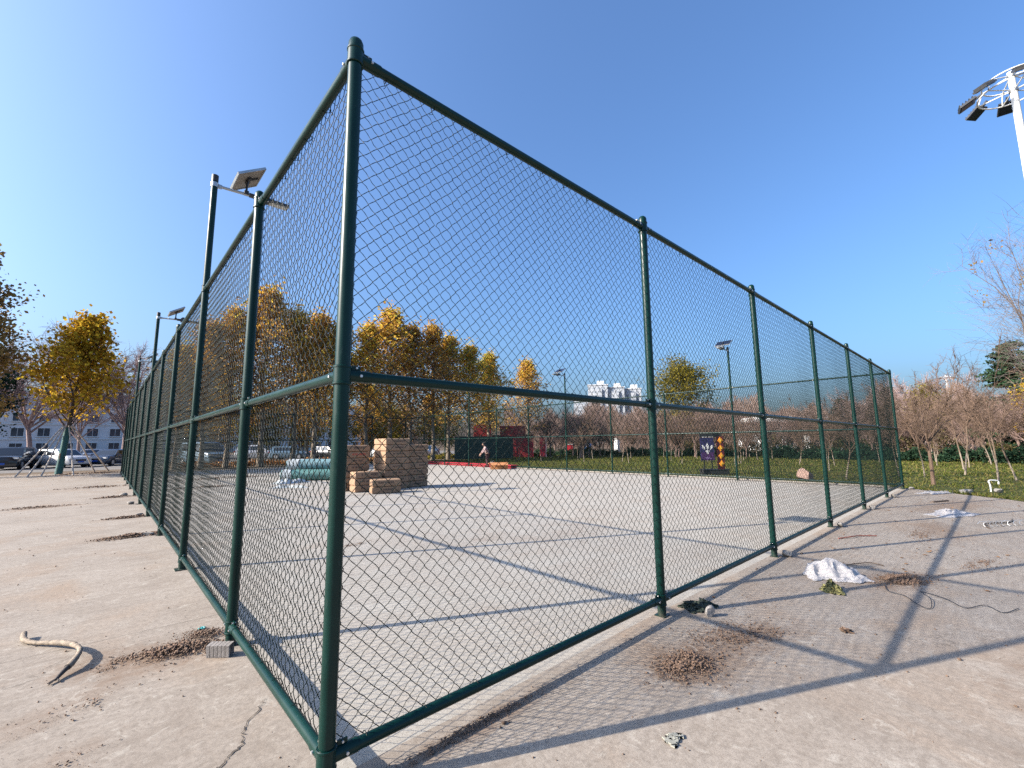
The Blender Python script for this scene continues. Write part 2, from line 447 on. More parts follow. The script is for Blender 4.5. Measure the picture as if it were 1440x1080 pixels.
pile(-.36, 2.32, .34, .17, -18, 1200, .022, 'dark brown soil clods swept into a heap left of the near left post', .05, 1)
pile(-.15, 2.5, .2, .25, 70, 600, .014, 'reddish soil crumbs against the foot of the near left post', .04, 2)
pile(-.95, 1.75, .5, .15, 32, 70, .012, 'thin smear of soil beside the bent hose', .01, 3)
pile(-.4, 8.65, .5, .2, 8, 700, .035, 'soil clods in a ridge beside the third left fence post', .06, 4)
pile(-.35, 11.6, .55, .14, 4, 450, .035, 'soil clods strewn beside the fourth left fence post', .05, 5)
pile(-2.1, 15.75, .8, .16, 3, 450, .035, 'long low ridge of soil clods out on the left pavement', .05, 6)
pile(-.5, 17.5, .5, .2, 0, 400, .04, 'soil clods beside the sixth left fence post', .05, 7)
pile(2.42, -.64, .3, .22, -15, 1300, .02, 'round patch of brown soil clods in the fence shadow right of the corner', .035, 8)
pile(3.25, -.72, .55, .25, -20, 900, .012, 'scattered soil crumbs beyond the foot of the near right post', .012, 9)
pile(6.15, -1.4, .45, .2, -25, 900, .022, 'heap of dry soil and weeds beside the white sack', .05, 10)
pile(.75, -.1, .6, .05, 0, 500, .01, 'line of soil crumbs along the bottom rail by the corner', .012, 11)
pile(9.6, -1.25, .8, .2, 5, 350, .014, 'reddish crumbs beyond the third right fence post', .01, 12)
pile(7.6, -2.0, .6, .2, -8, 350, .012, 'reddish crumbs crossed by the rail shadow', .01, 13)
pile(-1.0, 23, 1.2, .4, 5, 500, .05, 'leaf litter and soil on the far end of the left pavement', .05, 14)
pile(-1.2, 36.5, 2.2, .7, 2, 900, .07, 'brown soil spread where the left pavement ends by the gold tree', .08, 15)
pile(2.2, 19.3, 1.2, .4, 0, 400, .05, 'dark soil clods inside the court behind the left mesh', .06, 16)
pile(-1.15, 1.0, .4, .16, 25, 160, .012, 'small scatter of soil bits at the bottom left of the pavement', .008, 18)
pile(2.3, 5.05, .35, .12, 10, 130, .014, 'small brown litter patch on the court slab behind the near mesh', .012, 19)
pile(3.9, 24.5, 2.0, .6, 0, 500, .07, 'reddish rubble inside the court left of the teal rolls', .1, 17)

def ribbon(name, pts, w, z, m, label, seed=1):
    r = random.Random(seed); vs = []; fs = []
    P = []
    for a, b in zip(pts[:-1], pts[1:]):
        for i in range(10):
            t = i / 10; P.append(Vector((a[0] + (b[0]-a[0]) * t + r.gauss(0, .008), a[1] + (b[1]-a[1]) * t + r.gauss(0, .008), z)))
    for i, p in enumerate(P):
        d = (P[min(i+1, len(P)-1)] - P[max(i-1, 0)]).normalized(); n = Vector((-d.y, d.x, 0)); k = w * (.3 + .9 * r.random()) * min(1, 4 * (1 - i / len(P)))
        vs += [p - n * k, p + n * k]
    fs = [(2*i, 2*i+1, 2*i+3, 2*i+2) for i in range(len(P) - 1)]
    mb = MB(); mb.add(vs, fs); return tag(mb.build(name, m), label, 'crack', None, 'structure')
M['crack'] = simple('crack_dark', (.06, .05, .042), .95, 0, .3, 30)
ribbon('pavement_crack', [(-.42, .42), (-.33, .55), (-.22, .66), (-.17, .82), (-.02, 1.02), (.0, 1.1)], .0055, .0085, M['crack'], 'jagged dark crack in the concrete beside the left bottom rail')
# ------------------------------------------------------------------ the fence
W, LEN, H, MID, BOT = 18.9, 33.4, 4.0, 2.016, .135
PR = .04
def chain_panel(name, L, seed):
    """woven wire: flattened spirals hooked into each other, one row of diamonds per two wires"""
    g = np.random.default_rng(seed)
    per = .085; half = per / 2; nz = 45; z0 = .118
    nw = int(round(L / half)); w = L / nw
    npt = nz * 4 + 1
    k = np.arange(npt)
    tri = np.array([0., .5, 1., .5])[k % 4]; dep = np.array([0., 1., 0., -1.])[k % 4]
    r = .0024
    V = []; F = []
    q = np.array([(1, 0), (0, 1), (-1, 0), (0, -1)], float) * r
    for i in range(nw):
        flip = i % 2
        t = 1 - tri if flip else tri
        x = i * w + w * (t * 1.06 - .03)
        z = z0 + per * k / 4
        y = dep * .0045
        ph = g.random(3) * 6
        low = np.clip(1 - z / 1.1, 0, 1)
        x = x + (.004 + .003 * low) * np.sin(z * 2.1 + i * .11 + seed) + .0018 * g.normal(size=npt) + .002 * g.normal()
        zz = z + (.004 + .004 * low) * np.sin(i * .21 + z * 1.3 + seed * 2) + .0018 * g.normal(size=npt)
        yy = y + .012 * np.sin(i * .13 + seed) * np.sin(z * .8)
        P = np.stack([x, yy, zz], 1)
        # rings: offset in the plane across the wire and out of the plane
        T = np.gradient(P, axis=0); T /= np.linalg.norm(T, axis=1)[:, None]
        A = np.cross(T, [0, 1, 0]); A /= np.linalg.norm(A, axis=1)[:, None]; B = np.cross(T, A)
        ring = P[:, None, :] + A[:, None, :] * q[None, :, 0, None] + B[:, None, :] * q[None, :, 1, None]
        n0 = i * npt * 4
        V.append(ring.reshape(-1, 3))
        a = np.arange(npt - 1)[:, None] * 4 + np.arange(4)[None]; b = np.arange(npt - 1)[:, None] * 4 + (np.arange(4)[None] + 1) % 4
        F.append(np.stack([a, b, b + 4, a + 4], -1).reshape(-1, 4) + n0)
    return mesh_np(name, np.concatenate(V), np.concatenate(F), M['wire'], smooth=True)

def post_mesh():
    mb = MB()
    mb.tube([(0, 0, .012), (0, 0, H + .005)], PR, 20)
    mb.lathe([(PR + .003, H - .03), (PR + .003, H + .015), (PR * .9, H + .034), (PR * .55, H + .047), (.0, H + .052)], n=20)
    mb.box((0, 0, .007), (.105, .105, .012))
    return mb.mesh('post', M['green'], True)
def band_mesh(z):
    mb = MB()
    mb.lathe([(PR, z - .05), (PR + .006, z - .05), (PR + .006, z + .05), (PR, z + .05)], n=20)
    mb.lathe([(PR + .006, z - .052), (PR + .0095, z - .049), (PR + .0095, z - .04), (PR + .006, z - .037)], n=20)
    mb.lathe([(PR + .006, z + .037), (PR + .0095, z + .04), (PR + .0095, z + .049), (PR + .006, z + .052)], n=20)
    return mb.mesh('band', M['green'], True)
RR = .030
def rail_mesh(L, name):
    mb = MB(); mb.tube([(PR * .8, 0, 0), (L - PR * .8, 0, 0)], RR, 16)
    return mb.mesh(name, M['green'], True)
def sleeve_mesh():
    mb = MB()
    mb.tube([(PR * .8, 0, 0), (.15, 0, 0)], RR + .004, 16)
    mb.tube([(.155, 0, 0), (.150, 0, 0)], RR + .002, 16)
    mb.box((.075, 0, RR + .012), (.05, .008, .03))
    for s in (-1, 1):
        mb.tube([(.09, s * (RR + .002), 0), (.09, s * (RR + .011), 0)], .008, 6, 1)
    mb.tube([(.075, -.014, RR + .016), (.075, .014, RR + .016)], .006, 6, 1)
    return mb.mesh('sleeve', [M['green'], M['bolt']], True)

fence = empty('court_fence', (0, 0, 0), 0, 'tall green chain-link fence enclosing the whole concrete sports court', 'fence')
def tie_mesh(L):
    mb = MB(); r = random.Random(int(L * 100))
    x = .2
    while x < L - .15:
        mb.tube([(x + .004 * math.cos(a), (RR + .006) * math.cos(a) + .012, (RR + .006) * math.sin(a)) for a in np.linspace(0, 2 * PI, 9)], .0026, 4)
        mb.tube([(x, .04, -.01), (x + .02, .055, -.03), (x + r.uniform(-.01, .03), .05, -.05)], .0024, 4)
        x += r.uniform(.3, .42)
    return mb.mesh('tie_wires', M['wire'])
TIES = {315: tie_mesh(3.15), 215: tie_mesh(2.15)}
POST = post_mesh(); BANDS = [band_mesh(z) for z in (BOT + .015, MID, H - .075)]; SLEEVE = sleeve_mesh()
PANELS = {315: [chain_panel('mesh_panel', 3.15, 5), chain_panel('mesh_panel', 3.15, 6)], 215: [chain_panel('mesh_panel', 2.15, 7)]}
RAILS = {(315, n): rail_mesh(3.15, n) for n in ('top_rail', 'middle_rail', 'bottom_rail')}
RAILS.update({(215, n): rail_mesh(2.15, n) for n in ('top_rail', 'middle_rail', 'bottom_rail')})
ys = [0, 2.15] + [2.15 + 3.125 * i for i in range(1, 11)]
xs = [3.15 * i for i in range(7)]
LAMPS = {(0, 2), (0, 5), (0, 8), (1, 2), (1, 5), (1, 8)}
rp = random.Random(14)
def post(x, y):
    p = link('post', POST, fence, (x, y, 0))
    if x or y: p.rotation_euler = (rp.gauss(0, .0025), rp.gauss(0, .0025), rp.uniform(0, 6.28))
    for b in BANDS: link('band', b, p)
def span(a, b, k):
    d = Vector((b[0] - a[0], b[1] - a[1], 0)); L = d.length; rz = math.atan2(d.y, d.x)
    key = 215 if L < 2.5 else 315; sx = L / (key / 100)
    nrm = Vector((-d.y, d.x, 0)).normalized()
    for n, z in (('top_rail', H - .075), ('middle_rail', MID), ('bottom_rail', BOT + .015)):
        r = link(n, RAILS[(key, n)], fence, (a[0], a[1], z), (0, 0, rz), (sx, 1, 1))
        link('sleeve', SLEEVE, r, (0, 0, 0), (0, 0, 0), (1 / sx, 1, 1))
        tw = link('tie_wires', TIES[key], r)
        tw['kind'] = 'stuff'
        link('sleeve', SLEEVE, r, (key / 100, 0, 0), (0, 0, PI), (1 / sx, 1, 1))
    c = PANELS[key]
    link('mesh_panel', c[k % len(c)], fence, (a[0] + nrm.x * .038, a[1] + nrm.y * .038, 0), (0, 0, rz), (sx, 1, 1))
for i, x in enumerate(xs):
    post(x, 0); post(x, LEN)
for i, y in enumerate(ys[1:-1], 1):
    if (0, i) not in LAMPS: post(0, y)
    if (1, i) not in LAMPS: post(W, y)
for i in range(6):
    span((xs[i], 0), (xs[i + 1], 0), i); span((xs[i + 1], LEN), (xs[i], LEN), i)
for i in range(len(ys) - 1):
    span((0, ys[i + 1]), (0, ys[i]), i); span((W, ys[i]), (W, ys[i + 1]), i)

# solar lamps: the tall poles that stand in the fence line
M['cell'] = simple('solar_cells', (.012, .016, .035), .12, .2, .3, 30)
M['lampcase'] = simple('lamp_case', (.06, .063, .068), .45, .3, .2, 14)
M['lens'] = simple('lamp_lens', (.55, .56, .53), .25, 0, .1, 30)
M['panelback'] = simple('panel_back', (.24, .21, .175), .55, 0, .15, 9)
def solar_lamp(g):
    t = empty('solar_lamp')
    mb = MB(); mb.tube([(0, 0, .012), (0, 0, 5.68)], PR + .003, 20); mb.box((0, 0, .008), (.16, .16, .014))
    p = mb.build('pole', M['green'], t, True)
    for b in BANDS: link('band', b, p, (0, 0, 0), (0, 0, 0), (1.08, 1.08, 1))
    mb = MB(); mb.lathe([(PR + .006, 5.62), (PR + .006, 5.72), (.02, 5.735), (0, 5.735)], n=16); mb.build('pole_cap', M['black'], t, True)
    mb = MB(); mb.lathe([(PR + .004, 5.53), (PR + .011, 5.53), (PR + .011, 5.60), (PR + .004, 5.60)], n=16); mb.box((PR + .03, 0, 5.565), (.05, .03, .06)); mb.build('clamp', M['steel'], t, True)
    mb = MB(); mb.tube([(.05, 0, 5.565), (.3, 0, 5.575), (.54, 0, 5.585)], .022, 12)
    mb.build('arm', M['steel'], t, True)
    lm = MB(); lm.tube([(.46, 0, 5.585), (.56, 0, 5.585)], .036, 10)
    lm.box((.63, 0, 5.585), (.16, .18, .11)); lm.box((.63, 0, 5.65), (.10, .13, .04))
    lm.box((.86, 0, 5.575), (.34, .15, .045)); lm.tube([(.70, 0, 5.58), (.72, 0, 5.58)], .06, 10)
    h = lm.build('lamp_head', M['lampcase'], t)
    mb = MB(); mb.box((.88, 0, 5.549), (.27, .115, .012)); mb.build('lens', M['lens'], h)
    # the panel tilts towards the sun, long side along the fence
    zq = Matrix(((.84, 0, -.54 * g), (0, 1, 0), (.54 * g, 0, .84))); n = zq @ Vector((0, 0, 1))
    c = Vector((.42, .0, 5.84))
    mb = MB(); mb.box(c, (.42, .62, .02), mat=zq); s = mb.build('solar_panel', M['panelback'], t)
    mb = MB(); mb.box(c + n * .013, (.39, .59, .006), mat=zq)
    mb.build('cells', M['cell'], s)
    mb = MB()
    for sx in (-1, 1): mb.box(c + zq @ Vector((sx * .205, 0, -.006)), (.02, .624, .034), mat=zq)
    for sy in (-1, 1): mb.box(c + zq @ Vector((0, sy * .302, -.006)), (.39, .02, .034), mat=zq)
    mb.build('panel_frame', M['steel'], s)
    mb = MB(); mb.tube([(.42, 0, 5.575), (.42, 0, 5.70), c - n * .02], .016, 8); mb.box((.42, 0, 5.60), (.06, .07, .06)); mb.box(c - n * .03, (.05, .2, .03), mat=zq); mb.box(c - n * .02 + Vector((.05, 0, .03)), (.2, .03, .02), mat=zq)
    mb.build('bracket', M['black'], t)
    return t
lamps = {0: solar_lamp(1), 1: solar_lamp(-1)}; used = set()
lab = {(0, 2): 'solar lamp on the tall green pole nearest the camera, left fence side',
       (0, 5): 'solar lamp on the middle green pole of the left fence side',
       (0, 8): 'solar lamp on the farthest green pole of the left fence side',
       (1, 2): 'solar lamp on the tall pole by the dark display board, far fence side',
       (1, 5): 'solar lamp on the tall pole before the white tower blocks',
       (1, 8): 'solar lamp on the far pole beside the boxes and the parked white car'}
for q, ((s, i), tx) in enumerate(sorted(lab.items())):
    o = lamps[s] if s not in used else copy_tree(lamps[s])
    used.add(s)
    o.location = (0 if s == 0 else W, ys[i], 0); o.rotation_euler = (0, 0, 0 if s == 0 else PI)
    tag(o, tx, 'solar lamp', 'solar lamps on tall poles in the fence line')

# stones and blocks wedged at the post feet
def rock(name, loc, size, seed, m, label, cat='stone', group=None, rz=0):
    r = random.Random(seed)
    bm = bmesh.new(); bmesh.ops.create_icosphere(bm, subdivisions=3, radius=1)
    ax = [Vector((r.gauss(0, 1), r.gauss(0, 1), r.gauss(0, 1))).normalized() for _ in range(9)]
    dd = [r.uniform(.48, .85) for _ in ax]
    for v in bm.verts:
        p = v.co.copy()
        for a, d in zip(ax, dd):
            e = p.dot(a)
            if e > d: p -= a * (e - d)
        p += Vector((r.gauss(0, 1), r.gauss(0, 1), r.gauss(0, 1))) * .018
        v.co = Vector((p.x * size[0], p.y * size[1], p.z * size[2]))
    zm = min(v.co.z for v in bm.verts)
    for v in bm.verts: v.co.z -= zm + size[2] * .08
    me = bpy.data.meshes.new(name); bm.to_mesh(me); bm.free(); me.materials.append(m)
    smooth_by_angle(me, 28)
    o = link(name, me, None, loc, (0, 0, rz))
    return tag(o, label, cat, group)
st = M['stone']
rock('stone', (-.16, 8.6, 0), (.09, .06, .05), 1, st, 'round grey stone against the third left fence post')
rock('stone', (-.14, 11.72, 0), (.1, .07, .05), 2, st, 'flat grey stone by the fourth left fence post')
rock('stone', (-.2, 14.8, 0), (.1, .08, .05), 3, st, 'grey stone by the fifth left fence post')
rock('stone', (-.25, 17.9, 0), (.13, .09, .06), 31, st, 'grey stone by the sixth left fence post')
rock('stone', (3.45, -.33, 0), (.06, .045, .06), 4, simple('pale_stone', (.28, .26, .24), .9, 0, .2, 14, .4), 'small pale stone standing beside the dark rag')
rock('stone', (6.42, -.12, 0), (.085, .07, .055), 5, st, 'dark stone at the foot of the second right post')
rock('stone', (9.6, -.13, 0), (.12, .07, .055), 6, st, 'long pale stone at the foot of the third right post')
rock('stone', (12.72, -.13, 0), (.13, .08, .06), 7, st, 'dark stone at the foot of the fourth right post')
rock('stone', (15.9, -.13, 0), (.1, .08, .07), 8, st, 'grey stone at the foot of the fifth right post')
rock('stone', (18.98, -.2, 0), (.12, .1, .05), 9, st, 'reddish stone at the foot of the far right corner post')
rock('stone', (19.15, -2.16, 0), (.14, .1, .11), 10, st, 'pale round stone on the lawn edge beside the bent pipe')
rock('stone', (18.5, -1.5, 0), (.42, .2, .07), 11, st, 'broad flat stone slab on the lawn edge')
rock('boulder', (19.85, 3.05, 0), (.36, .28, .34), 15, M['redrock'], 'pinkish boulder standing on the grass beyond the court', 'boulder')
def brick_block():
    mb = MB()
    for i in range(6): mb.box((-.075 + i * .03, 0, .045), (.026, .07, .09))
    mb.box((0, .008, .044), (.176, .05, .082))
    o = mb.build('brick', simple('grey_brick', (.22, .20, .185), .92, 0, .2, 20, .4), None)
    o.location = (-.1, 1.98, .01); o.rotation_euler = (R(6), 0, R(-42))
    tag(o, 'ribbed grey brick wedged beside the near left post', 'brick')
brick_block()
# ------------------------------------------------------------------ cartons
CL, CD, CH = .94, .46, .23
def carton_mesh(k):
    r = random.Random(k)
    mb = MB()
    x, y, h = CL / 2, CD / 2, CH
    b = .006
    # slightly bulged box with a lid seam
    vs = [(-x, -y, 0), (x, -y, 0), (x, y, 0), (-x, y, 0)]
    rings = [(0, -.03), (.022, b), (h * .5, b * 1.8), (h - .022, b), (h - .001, -.03)]
    V = []; F = []
    for z, o in rings: V += [(-x - o, -y - o, z), (x + o, -y - o, z), (x + o, y + o, z), (-x - o, y + o, z)]
    for i in range(4):
        for j in range(4): F.append((i*4+j, i*4+(j+1) % 4, i*4+4+(j+1) % 4, i*4+4+j))
    F += [(3, 2, 1, 0), (16, 17, 18, 19)]
    mb.add(V, F)
    mb.box((0, 0, h), (CL, .05, .002), mi=2)                      # tape over the lid seam
    mb.box((-x - b, 0, h * .8), (.006, .05, h * .38), mi=2)
    # a printed line of blocky characters on both long sides
    for side in (-1, 1):
        xx = -x * r.uniform(.25, .6)
        for c in range(r.randint(8, 11)):
            w = r.uniform(.03, .045); hh = r.uniform(.055, .065)
            if r.random() < .85:
                cz = h * .56; yy = side * (y + b * 1.75 + .001)
                kind = r.randint(0, 3)
                mb.box((xx, yy, cz), (.013, .004, hh), mi=1)
                if kind != 1: mb.box((xx + w * .6, yy, cz), (.013, .004, hh), mi=1)
                mb.box((xx + w * .3, yy, cz + (hh * .42 if kind else -hh * .42)), (w * .6, .0036, .013), mi=1)
                if kind > 1: mb.box((xx + w * .3, yy, cz), (w * .6, .0036, .013), mi=1)
            xx += w + .018
    return mb.mesh('carton', [M['carton'], M['print'] if k != 3 else M['redprint'], M['tape']])
CART = [carton_mesh(k) for k in range(4)]
ordn = ['lowest', 'second from bottom', 'third from bottom', 'fourth from bottom', 'fifth from bottom', 'sixth from bottom', 'seventh from bottom', 'topmost']
rb = random.Random(12)
def stack(x, y, n, where, rz=0, red=None):
    for i in range(n):
        nm = ordn[i] if i < n - 1 else 'topmost'
        o = link('carton', CART[3 if i == red else rb.randint(0, 2)], None,
                 (x + rb.uniform(-.012, .012), y + rb.uniform(-.015, .015), .006 + i * (CH + .003)), (0, 0, R(rz + rb.uniform(-1, 1)) + (PI if rb.random() < .5 else 0)))
        tag(o, f'{nm} brown cardboard carton {where}', 'carton', 'cardboard cartons stacked on the court')
stack(7.22, 13.15, 8, 'in the tallest stack, front row')
stack(7.22, 13.62, 8, 'in the tallest stack, back row')
stack(8.18, 13.33, 7, 'in the stack at the right end of the pile')
stack(5.93, 13.75, 7, 'in the left stack with red print', 0, 5)
stack(6.08, 13.05, 3, 'in the low stack in front of the left stack')
stack(6.33, 12.05, 2, 'in the pair turned askew before the pile', -14)

# ------------------------------------------------------------------ rolls of netting
M['teal'] = simple('teal_netting', (.13, .235, .255), .6, 0, .4, 18, .3)
M['teal2'] = simple('green_netting', (.07, .18, .165), .6, 0, .4, 18, .3)
def roll(loc, rz, L, r, m, label, wrap=()):
    t = empty('net_roll', loc, R(rz), label, 'roll', 'rolls of netting lying by the cartons')
    rr = random.Random(label)
    mb = MB(); n = 28; V = []; F = []
    for i, x in enumerate(np.linspace(-L / 2, L / 2, 12)):
        for k in range(n):
            a = 2 * PI * k / n; q = r * (1 + .025 * math.sin(3 * a + i) + .02 * rr.gauss(0, 1))
            V.append((x, q * math.cos(a), r + q * math.sin(a)))
    for i in range(11):
        for k in range(n): F.append((i*n+k, i*n+(k+1) % n, i*n+n+(k+1) % n, i*n+n+k))
    mb.add(V, F)
    mb.build('netting', m, t, True)
    mb = MB()   # spiral end faces, the layers of the roll
    for s in (-1, 1):
        for q in range(5):
            ra, rb_ = r * (1 - q * .19), r * (1 - q * .19 - .11)
            a = [(s * (L / 2 + .006 * (q % 2)), c * ra, r + d * ra) for c, d in [(math.cos(2*PI*k/20), math.sin(2*PI*k/20)) for k in range(20)]]
            b = [(s * (L / 2 + .03), c * rb_, r + d * rb_) for c, d in [(math.cos(2*PI*k/20), math.sin(2*PI*k/20)) for k in range(20)]]
            mb.add(a + b, [(k, (k + 1) % 20, 20 + (k + 1) % 20, 20 + k) for k in range(20)])
    mb.build('roll_end', M['film'], t)
    for (x0, x1) in wrap:
        mb = MB(); V = []; F = []
        for i, x in enumerate(np.linspace(x0, x1, 6)):
            for k in range(n):
                a = 2 * PI * k / n; q = r * 1.035 + .012 * rr.random()
                V.append((x, q * math.cos(a), r + q * math.sin(a)))
        for i in range(5):
            for k in range(n): F.append((i*n+k, i*n+(k+1) % n, i*n+n+(k+1) % n, i*n+n+k))
        mb.add(V, F); mb.build('plastic_wrap', M['film'], t, True)
roll((6.55, 19.6, 0), -32, 2.9, .26, M['teal2'], 'green roll of netting lying at the front of the teal pile', [(-1.4, -1.0), (.9, 1.2)])
roll((6.9, 20.1, 0), -32, 2.9, .26, M['film'], 'roll of netting wholly wrapped in pale plastic, behind the green roll', [(-1.4, -.9)])
roll((7.2, 20.6, 0), -32, 2.9, .26, M['teal'], 'rearmost bottom roll of teal netting in the pile', [(-1.4, -1.1)])
roll((6.85, 19.85, .47), -32, 2.9, .25, M['teal'], 'upper front roll of teal netting with plastic-wrapped left end', [(-1.4, -.9)])
roll((7.15, 20.35, .47), -32, 2.9, .25, M['teal'], 'upper rear roll of teal netting on the pile', [(-1.4, -.85)])

# ------------------------------------------------------------------ litter near the fence
def crumple(name, loc, rz, sx, sy, h, seed, m, label, cat, sharp=1.0, nx=26, ny=20):
    g = np.random.default_rng(seed)
    u, v = np.meshgrid(np.linspace(-1, 1, nx), np.linspace(-1, 1, ny), indexing='ij')
    z = np.zeros_like(u)
    for q in range(7):
        a = g.random() * PI; c = g.uniform(-.7, .7); w = g.uniform(.12, .4)
        d = np.abs(u * math.cos(a) + v * math.sin(a) - c)
        z += g.uniform(.25, .6) * np.maximum(0, 1 - d / w)
    rad = np.maximum(np.abs(u), np.abs(v))
    edge = np.clip((1 - rad) * 3, 0, 1)
    z = .01 + h * z * edge * .55 + h * .12 * g.random(z.shape) * edge
    out = 1 + .16 * np.sin(3 * np.arctan2(v, u) + seed) + .1 * np.sin(5 * np.arctan2(v, u) + 2 * seed)
    X = u * sx * out + .012 * g.normal(size=u.shape); Y = v * sy * out + .012 * g.normal(size=u.shape)
    V = np.stack([X, Y, z], -1).reshape(-1, 3)
    Vb = V.copy(); Vb[:, 2] = .002
    V2 = np.r_[V, Vb]; N = nx * ny
    i, j = np.meshgrid(np.arange(nx - 1), np.arange(ny - 1), indexing='ij'); a = (i * ny + j).ravel()
    F = np.stack([a, a + ny, a + ny + 1, a + 1], 1)
    F = np.r_[F, F[:, ::-1] + N]
    rim = [k * ny for k in range(nx)] + [(nx - 1) * ny + k for k in range(1, ny)] + [k * ny + ny - 1 for k in range(nx - 2, -1, -1)] + list(range(ny - 2, 0, -1))
    F = np.r_[F, [(rim[k], rim[(k + 1) % len(rim)], rim[(k + 1) % len(rim)] + N, rim[k] + N) for k in range(len(rim))]]
    me = mesh_np(name, V2, F, m); smooth_by_angle(me, 32)
    return tag(link(name, me, None, (*loc, .006), (0, 0, R(rz))), label, cat)
# the sack: a flat woven bag with one corner folded up into a peak
def sack():
    g = np.random.default_rng(5); nx, ny = 40, 26
    u, v = np.meshgrid(np.linspace(0, 1, nx), np.linspace(0, 1, ny), indexing='ij')
    X = -.42 + .84 * u + .05 * (v - .5); Y = -.22 + .44 * v + .05 * np.sin(u * 7)
    # ridge from the back left peak down to the right
    px, py = -.02, .12
    d = np.hypot((X - px) / .42, (Y - py) / .26)
    z = .27 * np.clip(1 - d, 0, 1) ** .8
    z += .05 * np.clip(1 - np.abs(Y + .02 + .25 * X) / .1, 0, 1) * (X > -.05)
    z += .10 * np.clip(1 - np.hypot((X + .36) / .14, (Y - .06) / .2), 0, 1)
    e = np.minimum(np.minimum(u, 1 - u), np.minimum(v, 1 - v)) * 8
    wr = sum(np.abs(np.sin(X * a + Y * b + c)) for a, b, c in ((13, 9, 0), (-11, 17, 1), (23, -14, 2))) / 3
    z = z * np.clip(e, 0, 1) + .05 * wr * np.clip(e, .15, 1) + .014 * g.random(X.shape)
    X = X + .02 * np.sin(Y * 31); Y = Y + .025 * np.sin(X * 23 + 1)
    V = np.stack([X, Y, z + .004], -1).reshape(-1, 3); N = nx * ny
    Vb = V.copy(); Vb[:, 2] = np.maximum(.001, Vb[:, 2] - .012)
    i, j = np.meshgrid(np.arange(nx - 1), np.arange(ny - 1), indexing='ij'); a = (i * ny + j).ravel()
    F = np.stack([a, a + ny, a + ny + 1, a + 1], 1); F = np.r_[F, F[:, ::-1] + N]
    rim = [k * ny for k in range(nx)] + [(nx - 1) * ny + k for k in range(1, ny)] + [k * ny + ny - 1 for k in range(nx - 2, -1, -1)] + list(range(ny - 2, 0, -1))
    F = np.r_[F, [(rim[k], rim[(k + 1) % len(rim)], rim[(k + 1) % len(rim)] + N, rim[k] + N) for k in range(len(rim))]]
    me = mesh_np('sack', np.r_[V, Vb] * np.array([.78, .8, .68]), F, M['plastic']); smooth_by_angle(me, 22)
    tag(link('sack', me, None, (5.72, -.85, .006), (0, 0, R(-50))), 'crumpled white woven sack lying on the concrete right of the fence', 'sack')
sack()
M['rag'] = simple('olive_cloth', (.16, .15, .055), .9, 0, .3, 14, .3)
M['darkrag'] = simple('dark_green_cloth', (.022, .033, .024), .9, 0, .3, 14, .3)
crumple('rag', (5.12, -.93), 20, .12, .085, .12, 3, M['rag'], 'balled olive green cloth lying in front of the white sack', 'rag')
crumple('rag', (3.6, -.16), -20, .17, .09, .1, 8, M['darkrag'], 'dark green cloth bunched against the near right post', 'rag')
crumple('plastic_sheet', (12.9, -1.45), -15, .55, .3, .13, 11, M['plastic'], 'crumpled white plastic sheet far out on the right pavement', 'plastic sheet')
crumple('plastic_sheet', (18.2, -.9), -20, .7, .2, .07, 13, M['plastic'], 'flat white plastic sheet where the pavement meets the lawn', 'plastic sheet')
crumple('plastic_scrap', (3.95, -1.28), 10, .035, .03, .03, 15, M['clod'], 'curled dark scrap on the pavement between sack and rail shadow', 'scrap', nx=10, ny=8)
crumple('plastic_scrap', (1.55, -.95), 10, .05, .03, .008, 16, simple('greenish_film', (.26, .255, .215), .5), 'thin greenish plastic scrap before the corner post shadow', 'scrap', nx=10, ny=8)
crumple('plastic_scrap', (-.12, 2.7, ), 10, .02, .015, .02, 17, simple('turquoise_plastic', (.05, .32, .33), .5), 'small turquoise plastic scrap by the left bottom rail', 'scrap', nx=8, ny=6)
crumple('plastic_sheet', (5.3, 18.9), 10, .7, .35, .3, 21, M['film'], 'pale crumpled netting wrap lying in front of the teal rolls', 'plastic sheet')
crumple('plastic_sheet', (4.6, 16.6), -30, .6, .25, .12, 22, M['film'], 'flat pale plastic wrap on the court between rolls and left fence', 'plastic sheet')
# bent hose on the left
def hose():
    t = empty('hose', (0, 0, 0), 0, 'bent pale hose lying on the left pavement, ragged dark end', 'hose')
    ctl = [(-1.29, 3.55, .05), (-1.275, 3.40, .035), (-1.19, 3.26, .03), (-1.07, 3.10, .045), (-.97, 2.92, .06), (-.92, 2.70, .07), (-.95, 2.50, .06), (-1.0, 2.40, .035), (-1.03, 2.33, .02)]
    P = []
    for i in range(len(ctl) - 1):
        p0, p1, p2, p3 = (Vector(ctl[max(0, min(len(ctl) - 1, k))]) for k in (i - 1, i, i + 1, i + 2))
        for q in range(6):
            s = q / 6
            P.append(.5 * ((2*p1) + (-p0+p2)*s + (2*p0-5*p1+4*p2-p3)*s*s + (-p0+3*p1-3*p2+p3)*s**3))
    P.append(Vector(ctl[-1]))
    n = len(P); cut = int(n * .8)
    mb = MB(); mb.tube(P[:cut + 1], [.019 + .0016 * math.sin(i * 2.6) + .003 * math.sin(i * .37) for i in range(cut + 1)], 12); mb.build('tube', simple('beige_hose', (.21, .165, .12), .8, 0, .55, 26, .4), t, True)
    mb = MB(); mb.tube(P[cut:], [.018 - .010 * i / (n - cut) for i in range(n - cut)], 10)
    for k in range(5):
        e = P[-1]; mb.tube([P[-3], e + Vector((random.Random(k).uniform(-.05, .03), random.Random(k + 9).uniform(-.08, .02), -.005))], [.006, .0025], 5)
    mb.build('ragged_end', simple('burnt_rubber', (.05, .04, .035), .8, 0, .3, 20), t, True)
hose()
